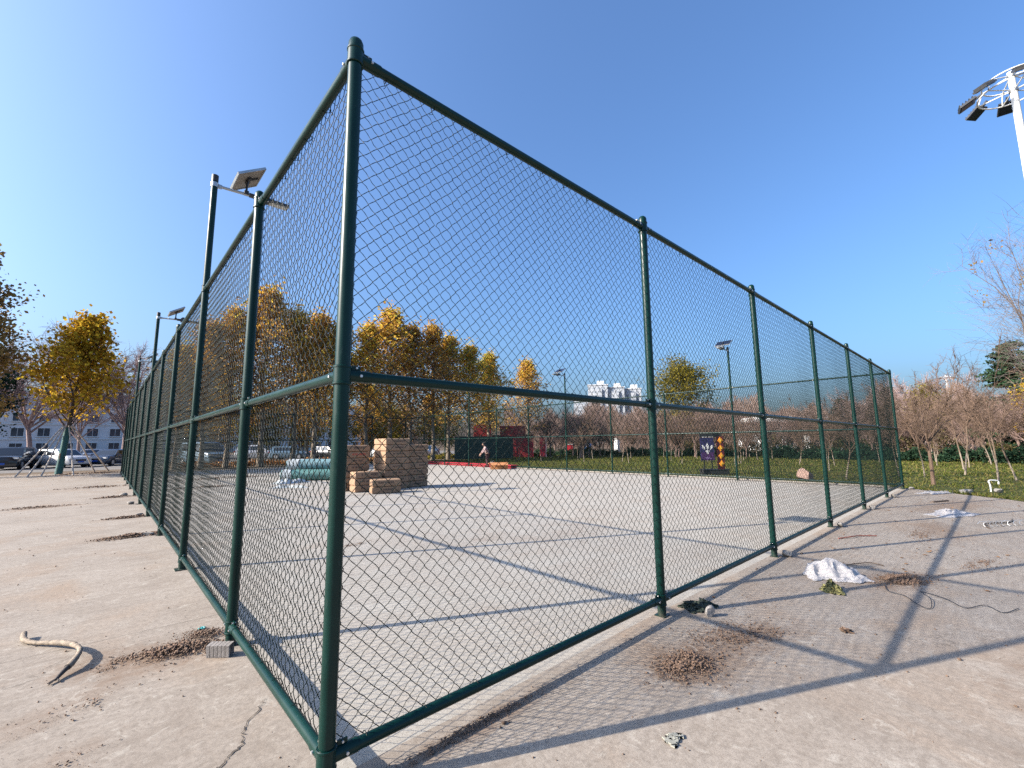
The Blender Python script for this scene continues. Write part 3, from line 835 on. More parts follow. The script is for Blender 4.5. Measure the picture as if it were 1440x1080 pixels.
def wire(name, pts, r, m, label, cat, sub=8):
    P = []
    for i in range(len(pts) - 1):
        p0, p1, p2, p3 = (Vector(pts[max(0, min(len(pts) - 1, k))]) for k in (i - 1, i, i + 1, i + 2))
        for q in range(sub):
            s = q / sub; P.append(.5 * ((2*p1) + (-p0+p2)*s + (2*p0-5*p1+4*p2-p3)*s*s + (-p0+3*p1-3*p2+p3)*s**3))
    P.append(Vector(pts[-1]))
    mb = MB(); mb.tube(P, r, 6); return tag(mb.build(name, m, None, True), label, cat)
wire('wire', [(5.75, -1.3, .012), (5.5, -1.36, .02), (5.45, -1.5, .012), (5.2, -1.62, .02), (5.15, -1.72, .012), (5.45, -1.7, .03), (5.75, -1.6, .012), (5.6, -1.8, .02), (5.42, -1.95, .012), (5.62, -2.08, .02), (5.5, -2.2, .012), (5.75, -2.3, .015)], .0035, M['black'], 'tangled dark wire lying beyond the white sack', 'wire')
wire('twig', [(5.95, -.75, .015), (6.2, -.85, .03), (6.35, -.8, .02), (6.7, -1.0, .03), (6.75, -1.15, .012)], .007, M['bark_dark'], 'thin dark twig lying behind the white sack', 'twig')
wire('twig', [(8.3, -.35, .012), (8.55, -.5, .03), (8.75, -.55, .02), (9.0, -.75, .012)], .009, simple('red_twig', (.22, .07, .05), .8), 'reddish twig lying before the third right post', 'twig')
wire('twig', [(11.2, -2.05, .012), (11.7, -2.0, .03), (12.3, -2.3, .02), (12.9, -2.35, .012)], .012, M['bark_dark'], 'dark twig on the right pavement near the coil', 'twig')
wire('stick', [(15.2, -1.0, .02), (15.8, -1.25, .02)], .022, M['bark_dark'], 'short straight dark stick on the pavement near the lawn', 'stick')
wire('coil', [(11.3 + .017 * i, -1.95 - .011 * i + .05 * math.cos(i * .9), .06 + .05 * math.sin(i * .9)) for i in range(75)], .0045, M['steel'], 'loose spiral of bare wire at the right edge of the pavement', 'wire coil', 2)
wire('pipe', [(19.53, -2.0, 0), (19.52, -2.0, .2), (19.5, -1.98, .33), (19.55, -2.03, .36), (19.66, -2.15, .35), (19.69, -2.18, .32), (19.69, -2.18, .24)], .022, M['white'], 'white bent pipe sticking up from the lawn edge', 'pipe', 6)

# red kerb, pale kerb
def kerb(name, a, b, w, h, m, label):
    mb = MB(); d = Vector((b[0]-a[0], b[1]-a[1], 0)); L = d.length; n = int(L / 1.0); rz = math.atan2(d.y, d.x)
    for i in range(n):
        c = Vector((a[0], a[1], 0)) + d * ((i + .5) / n)
        mb.box((c.x, c.y, h / 2), (L / n - .012, w, h), rz)
    return tag(mb.build(name, m), label, None, None, 'structure')
kerb('kerb', (19.42, 33.5), (19.35, 19.6), .6, .2, M['red'], 'long red painted kerb along the far end of the court')
kerb('kerb', (19.42, 19.4), (19.42, .4), .1, .05, M['stone'], 'thin pale kerb between court and lawn')

# ------------------------------------------------------------------ display board
def display_board():
    t = empty('display_board', (21.4, 7.3, 0), R(-43), 'dark blue display board with white emblem and column of orange diamonds', 'display board')
    navy = simple('navy_board', (.022, .02, .075), .45, 0, .2, 3)
    mb = MB(); mb.box((0, 0, .13), (1.25, .5, .26)); mb.box((0, 0, .275), (1.29, .54, .03)); mb.build('base', M['black'], t)
    for x in (-.47, -.09):
        mb = MB(); mb.box((x, 0, .5), (.045, .045, .42)); mb.build('leg', M['black'], t)
    mb = MB(); mb.box((-.28, 0, 1.27), (.66, .06, 1.12)); b = mb.build('board', navy, t)
    mb = MB(); mb.box((-.28, -.033, .92), (.62, .006, .38)); mb.build('lower_field', simple('purple_print', (.06, .022, .09), .45), b)
    w = M['white']
    mb = MB()   # white emblem: three petals over a small foot
    for s, x, hh, tw in ((0, 0, .34, 0), (-1, -.14, .26, .35), (1, .14, .26, -.35)):
        P = [(x + sx * .065 * math.sin(PI * q) + tw * .3 * q * -1, 1.22 + hh * q) for sx in (-1,) for q in np.linspace(0, 1, 8)] + [(x + .065 * math.sin(PI * q) + tw * .3 * q * -1, 1.22 + hh * q) for q in np.linspace(1, 0, 8)[1:-1]]
        n = len(P); mb.add([(p[0] - .28, -.036, p[1]) for p in P] + [(p[0] - .28, -.030, p[1]) for p in P], [tuple(range(n))] + [(i, (i+1) % n, n + (i+1) % n, n + i) for i in range(n)])
    mb.box((-.28, -.036, 1.17), (.2, .01, .06)); mb.box((-.28, -.036, 1.08), (.08, .01, .1))
    mb.build('emblem', w, b)
    mb = MB(); mb.box((-.28, -.037, .86), (.24, .008, .02)); mb.box((-.26, -.037, .80), (.3, .008, .012)); mb.build('caption', simple('lilac_print', (.3, .22, .42), .5), b)
    mb = MB(); mb.box((-.1, .01, 1.95), (1.05, .1, .2)); mb.box((-.1, .01, 2.07), (.9, .08, .06)); hd = mb.build('header', M['black'], t)
    mb = MB()
    for i in range(9):
        if i != 4: mb.box((-.5 + i * .062, -.045, 1.86), (.036, .006, .03))
    mb.build('header_print', w, hd)
    mb = MB(); mb.box((.36, .0, 1.09), (.32, .1, 1.6)); c = mb.build('side_column', simple('deep_red_column', (.10, .012, .02), .5), t)
    for i in range(4):
        z = .55 + i * .38
        mb = MB(); mb.add([(.36 + .15 * a, -.062, z + .18 * b_) for a, b_ in ((0, -1), (1, 0), (0, 1), (-1, 0))] + [(.36, -.085, z)], [(0, 1, 4), (1, 2, 4), (2, 3, 4), (3, 0, 4)])
        mb.box((.36, -.075, z), (.1, .03, .1), mat=Matrix.Rotation(R(45), 3, 'Y'), mi=1)
        mb.build('diamond', [simple('orange_print', (.72, .26, .02), .45), simple('yellow_print', (.75, .45, .05), .45)], c)
display_board()

# ------------------------------------------------------------------ far things beyond the court
def hoarding():
    d = Vector((31.7 - 25.6, 33.2 - 35.3, 0)); L = d.length
    t = empty('hoarding', (25.6, 35.3, 0), math.atan2(d.y, d.x), 'dark green ribbed hoarding standing behind the red kerb', 'hoarding')
    gm = simple('dark_green_sheet', (.010, .034, .026), .55, 0, .3, 2)
    for i in range(4):
        mb = MB(); x0 = i * L / 4
        for k in range(12):
            mb.box((x0 + (k + .5) * L / 48, -.012 * (k % 2), 1.22), (L / 48 + .002 * (k % 2), .02, 2.3))
        mb.build('sheet_panel', gm, t)
    for i in range(5):
        mb = MB(); mb.box((i * L / 4, .05, 1.22), (.06, .06, 2.44)); mb.build('post', M['black'], t)
    for z in (.25, 2.2):
        mb = MB(); mb.box((L / 2, .035, z), (L, .03, .05)); mb.build('rail', M['black'], t)
hoarding()
def kiosk():
    t = empty('kiosk', (34.3, 37.6, 0), R(-37), 'red kiosk with dark red fascia boards behind the green hoarding', 'kiosk')
    mb = MB(); mb.box((.9, 0, 1.25), (4.6, 2.4, 2.5)); mb.build('wall', M['darkred'], t)
    mb = MB(); mb.box((-2.6, -1.3, 3.15), (1.95, .12, 1.3)); mb.box((-2.6, -1.23, 3.15), (2.03, .04, 1.38)); mb.build('fascia_board', M['darkred'], t)
    mb = MB(); mb.box((.95, -1.3, 3.05), (2.9, .12, 1.15)); mb.box((.95, -1.23, 3.05), (2.98, .04, 1.23)); mb.build('fascia_board', M['darkred'], t)
    for x in (-3.4, -1.8, 3.3):
        mb = MB(); mb.box((x, -1.1, 1.35), (.16, .16, 2.7)); mb.build('pillar', M['red'], t)
    mb = MB(); mb.box((.9, -1.22, 1.05), (.9, .05, 2.1)); dr = mb.build('door', simple('kiosk_door', (.3, .025, .03), .4), t)
    mb = MB(); mb.box((1.25, -1.27, 1.05), (.12, .06, .03)); mb.build('handle', M['steel'], dr)
    mb = MB(); mb.box((.9, 0, 2.56), (4.9, 2.7, .1)); mb.build('roof', M['black'], t)
    mb = MB(); mb.box((4.5, -1.2, 1.2), (.75, .3, 2.4)); p = mb.build('banner_pillar', M['red'], t)
    mb = MB(); mb.box((4.84, -1.36, 1.2), (.13, .04, 2.3)); mb.build('pale_strip', simple('pale_pink', (.62, .42, .38), .6), p)
kiosk()
def notice_board():
    t = empty('notice_board', (45.1, 36.6, 0), R(-43), 'small red notice board in a white frame, far out on the grass', 'notice board')
    mb = MB(); mb.box((0, 0, .85), (1.0, .06, 1.0)); mb.build('panel', M['red'], t)
    for x in (-.54, .54):
        mb = MB(); mb.box((x, 0, .75), (.09, .1, 1.5)); mb.build('post', M['white'], t)
    for z in (.31, 1.4):
        mb = MB(); mb.box((0, 0, z), (1.0, .1, .09)); mb.build('frame_bar', M['white'], t)
notice_board()
mb = MB(); mb.lathe([(.5, 0), (.62, .15), (.62, 1.1), (.68, 1.15), (.68, 1.25), (.4, 1.5), (0, 1.55)], n=14)
o = mb.build('bin', simple('blue_bin', (.05, .16, .42), .5), None, True, loc=(60, 45, 0)); tag(o, 'small blue bin far away beyond the lawn', 'bin')
mb = MB(); mb.box((0, 0, 1.1), (.7, .7, 2.2)); mb.box((0, 0, 2.28), (.82, .82, .14)); mb.box((0, 0, .08), (.86, .86, .16))
o = mb.build('gate_pillar', M['white'], None, loc=(66, 43.4, 0)); tag(o, 'lone white pillar far beyond the lawn under the tower blocks', 'pillar')

def bucket():
    t = empty('bucket', (19.25, 21.75, 0), 0, 'white plastic bucket beside the stooping person', 'bucket')
    mb = MB(); mb.lathe([(0, .01), (.12, .01), (.15, .33), (.16, .33), (.16, .36), (.145, .36), (.115, .03), (0, .03)], n=18); mb.build('shell', M['white'], t, True)
    mb = MB(); mb.tube([(.15 * math.cos(a), .0, .34 + .13 * math.sin(a)) for a in np.linspace(0, PI, 9)], .006, 6); mb.build('handle', M['steel'], t, True)
bucket()
def open_carton():
    t = empty('open_carton', (18.0, 19.6, .008), R(-40), 'open orange-brown cardboard carton with flaps out, on the court edge', 'carton')
    m = simple('orange_card', (.36, .155, .06), .8, 0, .15, 6)
    mb = MB(); L, D, h = 1.1, .6, .42
    mb.box((0, 0, .008), (L, D, .014))
    for s in (-1, 1):
        mb.box((0, s * D / 2, h / 2), (L, .012, h)); mb.box((s * L / 2, 0, h / 2), (.012, D + .012, h))
    mb.build('body', m, t)
    for s in (-1, 1):
        Mx = Matrix.Rotation(R(58) * s, 3, 'X'); c = Vector((0, s * (D / 2 + .12), h - .08)); mb = MB(); mb.box(c, (L, .01, .28), mat=Mx); mb.build('flap', m, t)
        Mx = Matrix.Rotation(-R(62) * s, 3, 'Y'); c = Vector((s * (L / 2 + .13), 0, h - .06)); mb = MB(); mb.box(c, (.01, D, .28), mat=Mx); mb.build('flap', m, t)
open_carton()

# ------------------------------------------------------------------ floodlight masts
def floodlight():
    t = empty('floodlight_mast')
    mb = MB(); mb.tube([(0, 0, 0), (0, 0, 6), (0, 0, 12)], [.13, .105, .075], 16); mb.lathe([(.078, 11.95), (.078, 12.02), (0, 12.06)], n=16)
    mb.lathe([(.0, .02), (.24, .02), (.24, .05), (.0, .05)], n=16)
    p = mb.build('pole', M['white'], t, True)
    for z in (11.45, 11.9):
        mb = MB(); mb.lathe([(.08, z - .05), (.1, z - .05), (.1, z + .05), (.08, z + .05)], n=16); mb.build('collar', M['steel'], p, True)
    for z, r in ((11.45, .72), (11.78, .6)):
        mb = MB(); mb.tube([(r * math.cos(a), r * math.sin(a), z) for a in np.linspace(0, 2 * PI, 33)], .02, 8); mb.build('ring', M['white'], t, True)
    for k in range(6):
        a = k * PI / 3 + .3; c, s = math.cos(a), math.sin(a)
        mb = MB(); mb.tube([(.08 * c, .08 * s, 11.9), (.6 * c, .6 * s, 11.78)], .016, 6); mb.tube([(.08 * c, .08 * s, 11.45), (.72 * c, .72 * s, 11.45)], .016, 6)
        mb.tube([(.6 * c, .6 * s, 11.78), (.72 * c, .72 * s, 11.45)], .014, 6); mb.build('spoke', M['white'], t)
    for k in range(8):
        a = k * PI / 4 + .15; rot = Matrix.Rotation(a, 3, 'Z') @ Matrix.Rotation(R(28), 3, 'Y')
        c = Matrix.Rotation(a, 3, 'Z') @ Vector((.93, 0, 11.48))
        mb = MB(); mb.box(c, (.40, .34, .06), mat=rot)
        for q in range(5): mb.box(c + rot @ Vector((-.16 + q * .08, 0, .06)), (.012, .30, .05), mat=rot)
        mb.box(c + rot @ Vector((-.27, 0, .0)), (.16, .06, .05), mat=rot)
        f = mb.build('floodlight', M['lampcase'], t)
        mb = MB(); mb.box(c + rot @ Vector((.0, 0, -.04)), (.34, .28, .01), mat=rot); mb.build('lens', M['cell'], f)
    return t
fl = floodlight(); fl.location = (17.36, -3.65, .01); tag(fl, 'tall white floodlight mast with a ring of dark lamps, cut by the right frame edge', 'floodlight', 'white floodlight masts')
f2 = copy_tree(fl); f2.location = (106.2, 2.85, 0); f2.scale = (1.25, 1.25, 1.05); tag(f2, 'small white floodlight mast far off above the bare trees', 'floodlight', 'white floodlight masts')
f3 = None
SUN_E, SKY_S, EXPO, AIR, DUST, OZ = 4.3, .115, 1.42, 1.2, 5.0, 9.0
HAZE = 0
# ------------------------------------------------------------------ cars
M['glass'] = simple('car_glass', (.018, .022, .027), .08, 0, .1, 3, 0, .5)
M['tyre'] = simple('tyre_rubber', (.018, .018, .019), .85, 0, .2, 20)
M['rim'] = simple('alloy_rim', (.45, .45, .46), .35, .7, .1, 10)
M['headlight'] = simple('headlight_glass', (.62, .64, .66), .12, .2, .1, 10)
M['taillight'] = simple('taillight_glass', (.38, .012, .014), .2, 0, .1, 10)
M['plate'] = simple('blue_plate', (.02, .09, .42), .4, 0, .1, 10)
def paint(name, c): return simple(name, c, .28, .1, .05, 2, 0, .8)
def car(kind, pm, label, loc, rz, cat='car'):
    t = empty('parked_car', (loc[0], loc[1], .006), R(rz), label, cat, 'cars parked beyond the court')
    L, Wd, Hh, belt, hood, deck = {'sedan': (4.6, 1.80, 1.46, .95, .88, 1.0), 'suv': (4.65, 1.88, 1.72, 1.08, 1.04, 1.10),
                                   'hatch': (4.2, 1.76, 1.54, .98, .92, .98), 'van': (4.9, 1.9, 2.0, 1.15, 1.08, 1.15)}[kind]
    # lower body: top line from tail (-x) to nose (+x)
    st = {'sedan': [(-.5, .62), (-.49, .9), (-.46, deck), (-.34, deck + .02), (-.2, belt + .02), (.2, belt), (.24, belt - .01), (.40, hood), (.475, hood - .10), (.497, .62), (.5, .5)],
          'hatch': [(-.5, .6), (-.493, .9), (-.475, deck), (-.4, deck), (-.2, belt + .02), (.22, belt), (.26, belt - .01), (.41, hood), (.475, hood - .1), (.497, .62), (.5, .5)],
          'suv': [(-.5, .65), (-.495, 1.0), (-.485, deck), (-.4, deck), (-.2, belt), (.2, belt), (.24, belt - .01), (.42, hood), (.48, hood - .08), (.497, .75), (.5, .55)],
          'van': [(-.5, .65), (-.497, 1.1), (-.49, deck), (-.4, deck), (-.2, belt), (.28, belt), (.33, belt - .02), (.43, hood), (.48, hood - .1), (.497, .75), (.5, .55)]}[kind]
    V = []; F = []
    zb = .24
    for fx, zt in st:
        x = fx * L; e = abs(fx) * 2
        w = Wd / 2 * (1 - .10 * max(0, (e - .72) / .28) ** 2)
        z0 = zb + (.06 if e > .95 else 0)
        ring = [(-.93 * w, z0), (-w, z0 + .14), (-w * 1.0, (z0 + zt) * .55), (-w * .975, zt - .10), (-w * .90, zt), (-w * .45, zt + .025), (0, zt + .035)]
        ring = ring + [(-a, b) for a, b in ring[-2::-1]]
        V += [(x, a, b) for a, b in ring]
    n = 13
    for i in range(len(st) - 1):
        for k in range(n): F.append((i*n+k, i*n+(k+1) % n, i*n+n+(k+1) % n, i*n+n+k))
    F += [tuple(range(n)), tuple(range((len(st)-1)*n+n-1, (len(st)-1)*n-1, -1))]
    mb = MB(); mb.add(V, F); body = mb.build('body', pm, t, True)
    # cabin
    c = {'sedan': (-.37, -.22, .08, .245), 'hatch': (-.485, -.40, .07, .26), 'suv': (-.485, -.42, .08, .25), 'van': (-.49, -.45, .16, .33)}[kind]
    xb0, xt0, xt1, xb1 = [q * L for q in c]
    wb, wt = Wd / 2 * .93, Wd / 2 * .74
    zb2, zt2 = belt - .03, Hh
    def sec(x0, x1, w, z, r=.0): return [(x0, -w, z), (x1, -w, z), (x1, w, z), (x0, w, z)]
    rings = [sec(xb0, xb1, wb, zb2), sec(xt0 - .10, xt1 + .14, wt + .02, zt2 - .09), sec(xt0 - .02, xt1 + .03, wt - .05, zt2 - .02), sec(xt0 + .15, xt1 - .2, wt - .22, zt2)]
    mb = MB(); V = [p for r in rings for p in r]; F = []
    for i in range(3):
        for k in range(4): F.append((i*4+k, i*4+(k+1) % 4, i*4+4+(k+1) % 4, i*4+4+k))
    F.append((12, 13, 14, 15)); mb.add(V, F); mb.build('cabin', pm, t, True)
    A, B = rings[0], rings[1]
    def lerp(p, q, s): return Vector(p) * (1 - s) + Vector(q) * s
    def pane(name, p0, p1, q1, q0, i0, i1, j0, j1, off):
        def P(s, r): return lerp(lerp(p0, p1, s), lerp(q0, q1, s), r) + off
        vs = [P(i0, j0), P(i1, j0), P(i1, j1), P(i0, j1)]
        mb = MB(); nrm = off.normalized() * -.012
        mb.add(vs + [v + nrm for v in vs], [(0,1,2,3), (7,6,5,4), (0,4,5,1), (1,5,6,2), (2,6,7,3), (3,7,4,0)])
        return mb.build(name, M['glass'], t)
    o = .008
    pane('windscreen', A[1], A[2], B[2], B[1], .06, .94, .1, .96, Vector((o, 0, o)))
    pane('rear_window', A[0], A[3], B[3], B[0], .08, .92, .16, .94, Vector((-o, 0, o)))
    for s, (a0, a1) in ((-1, (0, 1)), (1, (3, 2))):
        for j0, j1 in ((.13, .47), (.51, .84)):
            pane('side_window', A[a0], A[a1], B[a1], B[a0], j0, j1, .14, .93, Vector((0, s * o, .002)))
    wr = .32 if kind != 'suv' else .36
    for fx in (-.30, .315):
        for s in (-1, 1):
            y = s * (Wd / 2 - .10)
            wh = empty('wheel', (fx * L, y, wr)); wh.parent = t
            mb = MB(); mb.tube([(0, s * -.10, 0), (0, s * .085, 0), (0, s * .105, 0)], [wr, wr, wr - .03], 20); mb.build('tyre', M['tyre'], wh, True)
            mb = MB(); mb.tube([(0, s * .09, 0), (0, s * .112, 0)], [wr * .66, wr * .6], 16); mb.build('rim', M['rim'], wh, True)
            # dark arch round the wheel
            mb = MB(); P = [(fx * L + (wr + .05) * math.cos(a), s * (Wd / 2 - .004), wr + (wr + .05) * math.sin(a)) for a in np.linspace(-.35, PI + .35, 15)]
            mb.tube(P, .03, 5); mb.build('wheel_arch', M['black'], t)
    for s in (-1, 1):
        mb = MB(); mb.box((L * .474, s * Wd * .36, hood - .16), (.16, .36, .13), rz=-s * .35); mb.build('headlight', M['headlight'], t)
        mb = MB(); mb.box((-L * .482, s * Wd * .38, deck - .13), (.12, .36, .14), rz=s * .25); mb.build('taillight', M['taillight'], t)
        mb = MB(); mb.box((L * .19, s * (Wd / 2 + .07), belt + .05), (.12, .2, .13), rz=s * .1); mb.build('mirror', pm, t)
    mb = MB(); mb.box((L * .497, 0, .60), (.03, Wd * .42, .16)); mb.box((L * .492, 0, .36), (.04, Wd * .7, .12)); mb.build('grille', M['black'], t)
    mb = MB(); mb.box((L * .504, 0, .47), (.02, .44, .14)); mb.build('number_plate', M['plate'], t)
    mb = MB(); mb.box((-L * .497, 0, .80), (.03, .44, .14)); mb.build('number_plate', M['plate'], t)
    mb = MB(); mb.box((-L * .495, 0, .38), (.04, Wd * .8, .16)); mb.build('bumper', M['black'], t)
    mb = MB(); mb.box((0, 0, .25), (L * .9, Wd * .86, .14)); mb.build('underbody', M['black'], t)
    return t
pw = paint('white_car', (.52, .52, .52)); pb = paint('black_car', (.014, .015, .018)); ps = paint('silver_car', (.42, .43, .44))
pn = paint('navy_car', (.03, .045, .075)); pg = paint('grey_blue_car', (.12, .19, .25))
car('suv', pb, 'black off-road car facing the court, cut by the left frame edge', (-6.15, 50.3), -98)
car('hatch', pw, 'silver-white hatchback parked behind the propped gold tree', (-3.4, 50.9), -55)
car('sedan', pw, 'white saloon seen from behind, between the tree and the fence', (-1.9, 65.5), 98)
car('sedan', pn, 'dark blue saloon facing the camera right beside the left fence', (-.3, 52.6), -118)
car('suv', ps, 'small grey car far back between the black car and the hatchback', (-8.4, 84), -92)
car('van', pg, 'blue van standing behind the left end of the far fence', (5.6, 44.5), -70, 'van')
car('suv', pw, 'white car between tree trunks behind the teal rolls, left of two', (12.8, 57.5), -30)
car('hatch', pg, 'grey-blue car parked behind the teal rolls', (15.6, 55), -35)
car('hatch', pb, 'black car parked behind the tallest carton stack', (19.6, 53.5), -60)
car('sedan', pw, 'white saloon beside the dark green hoarding', (27.6, 44.5), -150)
car('van', ps, 'silver van showing behind the cartons', (24.2, 47.5), -140, 'van')
car('sedan', ps, 'silver saloon behind the white one, under the plane trees', (31.5, 50), -145)

# ------------------------------------------------------------------ buildings
M['render'] = simple('white_render', (.56, .565, .575), .85, 0, .08, .3)
M['winglass'] = simple('window_glass', (.05, .06, .075), .12, 0, .3, .4)
def block():
    x0, x1, y0, h = -24.0, 60.0, 136.0, 13.2
    t = empty('white_building', (x0, y0, 0), 0, 'long white four storey block with square windows behind the parked cars', 'building')
    mb = MB(); mb.box(((x1 - x0) / 2, 6, h / 2), (x1 - x0, 12, h)); mb.build('wall', M['render'], t)
    mb = MB(); mb.box(((x1 - x0) / 2, 6, h + .2), (x1 - x0 + .8, 12.8, .4)); mb.build('roof', simple('roof_edge', (.3, .3, .31), .9), t)
    for k in range(4):
        mb = MB(); mb.box(((x1 - x0) / 2, -.06, 3.2 * k + .25), (x1 - x0, .14, .18)); mb.build('string_course', M['white'], t)
    mb = MB()
    for s in (-1, 1):
        mb.box((s * .95, -.03, 0), (.1, .12, 1.7)); mb.box((0, -.03, s * .9), (2.0, .12, .1))
    mb.box((0, -.04, 0), (.06, .08, 1.7)); mb.box((0, -.09, -1.0), (2.2, .28, .08)); fm = mb.mesh('window', M['white'])
    mb = MB(); mb.box((0, -.008, 0), (1.82, .05, 1.72)); pm = mb.mesh('pane', M['winglass'])
    n = 22
    for k in range(4):
        for i in range(n):
            w = link('window', fm, t, ((i + .5) * (x1 - x0) / n, 0, 3.2 * k + 1.75)); link('pane', pm, w)
block()
def tower_mat():
    t = NT('tower_facade')
    tc = t.n('ShaderNodeTexCoord').outputs['Object']; sp = t.n('ShaderNodeSeparateXYZ'); t.l(tc, sp.inputs[0])
    fz = t.math('FRACT', t.math('DIVIDE', sp.outputs[2], 3.0)); hx = t.math('ADD', sp.outputs[0], sp.outputs[1]); fx = t.math('FRACT', t.math('DIVIDE', hx, 3.6))
    m = t.math('MULTIPLY', t.math('LESS_THAN', t.math('ABSOLUTE', t.math('SUBTRACT', fz, .5)), .25), t.math('LESS_THAN', t.math('ABSOLUTE', t.math('SUBTRACT', fx, .5)), .3))
    t.l(t.mix(m, (.38, .40, .43), (.24, .27, .31)), t.b.inputs['Base Color']); t.set(Roughness=.8); return t.m
tm = tower_mat()
def tower(loc, w, h, label):
    t = empty('tower_block', (*loc, 0), R(-52), label, 'tower block', 'white tower blocks on the horizon')
    mb = MB(); mb.box((0, 0, h / 2), (w, 12, h)); mb.box((0, -6.6, h / 2 - 1.5), (w * .4, 1.3, h - 3)); mb.build('wall', tm, t)
    mb = MB(); mb.box((0, 0, h + .3), (w + .8, 12.8, .6)); mb.box((w * .15, 0, h + 2.2), (w * .35, 6, 3.2)); mb.build('roof', M['render'], t)
for (x, y, w, h, l) in ((276, 217, 14, 34, 'lowest white tower block, at the left of the cluster'), (285, 209, 15, 46, 'tallest white tower block of the cluster beyond the far lamp'),
                        (295, 200, 14, 44, 'third white tower block, just left of the near post'), (306, 192, 14, 43, 'rightmost white tower block of the cluster')):
    tower((x, y), w, h, l)
def hall():
    t = empty('white_hall', (88, 19, 0), R(-50), 'low white hall with pillars beyond the bare trees', 'building')
    mb = MB(); mb.box((0, 3, 2.4), (20, 6, 4.8)); mb.build('wall', M['render'], t)
    mb = MB(); mb.box((0, 2, 5.0), (22, 9.5, .5)); mb.box((0, 2, 5.5), (19, 7, .5)); mb.build('roof', M['white'], t)
    for i in range(6):
        mb = MB(); mb.box((-9 + 3.6 * i, -1.6, 2.4), (.6, .6, 4.75)); mb.build('pillar', M['white'], t)
    for i in range(5):
        mb = MB(); mb.box((-7.2 + 3.6 * i, -.02, 2.1), (1.9, .1, 2.4)); mb.build('window', M['winglass'], t)
hall()

# ------------------------------------------------------------------ trees
def tri_prof(pts):
    xs_, ys_ = zip(*pts)
    return lambda t: float(np.interp(t, xs_, ys_))
def leaves_np(g, C, per, sig, size, droop=.0):
    n = len(C) * per
    c = np.repeat(np.asarray(C), per, 0) + g.normal(0, 1, (n, 3)) * np.asarray(sig)
    s = size * (.6 + .8 * g.random(n))
    d = g.normal(size=(n, 3)); d[:, 2] -= droop; d /= np.linalg.norm(d, axis=1)[:, None]
    e = np.cross(d, g.normal(size=(n, 3))); e /= np.linalg.norm(e, axis=1)[:, None]
    s = s[:, None]
    V = np.stack([c - d * s * .5, c + e * s * .36, c + d * s * .5, c - e * s * .36], 1).reshape(-1, 3)
    return V, np.arange(4 * n).reshape(n, 4)
def curve(p, d, L, n, r, wob, up):
    P = [p.copy()]; d = d.normalized()
    for i in range(n):
        d = (d + Vector((r.gauss(0, wob), r.gauss(0, wob), r.gauss(0, wob) + up))).normalized()
        P.append(P[-1] + d * (L / n))
    return P, d
def leafy_tree(seed, H, first, prof, nl, per, size, sub=5, lean=(0, 0), tr=.13, sig=.3, elev=(25, 60), thin=0, spire=0):
    """wood mesh data and leaf arrays; prof(t) = crown radius from the first limb (0) to the tip (1)"""
    r = random.Random(seed); g = np.random.default_rng(seed)
    mb = MB(); br = MB(); C = []
    top = Vector((lean[0] * H, lean[1] * H, H))
    tp = [Vector((top.x * q + r.gauss(0, .04), top.y * q + r.gauss(0, .04), H * .97 * q)) for q in np.linspace(0, 1, 9)]; tp[0] = Vector((0, 0, -.05))
    rad = [tr * (1.25 if i == 0 else 1) * (1 - .93 * i / 8) for i in range(9)]
    mb.tube(tp, rad, 9)
    def at(z):
        q = max(0, min(.999, z / (H * .97))) * 8; i = int(q); return tp[i].lerp(tp[i + 1], q - i)
    for k in range(nl):
        n0 = len(C)
        t = (k + r.random()) / nl; t = t ** .92
        z = first + (H * .96 - first) * t; p = at(z - .25)
        az = k * 2.4 + r.gauss(0, .5); el = R(r.uniform(*elev) + 18 * t)
        L = prof(t) * r.uniform(.7, 1.12) / max(.45, math.cos(el) * .9)
        L = min(L, prof(t) * 1.7 + .4)
        P, d = curve(p, Vector((math.cos(az) * math.cos(el), math.sin(az) * math.cos(el), math.sin(el))), L, 4, r, .1, .05)
        br.tube(P, [.045 * (1 - .6 * t), .03, .02, .014, .006], 4)
        for j in range(sub):
            q = r.uniform(.3, 1); i = min(3, int(q * 4)); b = P[i].lerp(P[i + 1], q * 4 - i)
            dd = Vector((r.gauss(0, 1), r.gauss(0, 1), r.gauss(.35, .7))).normalized()
            l2 = L * r.uniform(.18, .38); Q, _ = curve(b, dd, l2, 2, r, .15, .05)
            br.tube(Q, [.012, .008, .004], 3); C.append(Q[-1][:]); C.append(Q[1][:])
        C.append(P[-1][:])
        if thin: C = C[:n0] + [c for c in C[n0:] if r.random() > thin * (1 - t)]
    for q in range(spire):
        C.append((top.x + r.gauss(0, .16), top.y + r.gauss(0, .16), H * .9 + q / spire * H * .13))
    V, F = leaves_np(g, C, per, (sig, sig, sig * .9), size)
    return mb, br, V, F
def plane_tree(seed, H=13.5):
    pr_ = tri_prof([(0, 2.2), (.15, 2.55), (.35, 2.1), (.6, 1.25), (.85, .5), (1, .1)])
    mb, br, V, F = leafy_tree(seed, H, 2.9, pr_, 70, 11, .19, 5, tr=.15, sig=.27, elev=(18, 50), thin=.62, spire=6)
    return [mb.mesh('trunk', M['bark_plane'], True), br.mesh('branches', M['bark_plane'], True), mesh_np('crown', V, F, M['leaf_plane'])]
PL = [plane_tree(s) for s in (11, 12, 13, 14, 15, 16)]
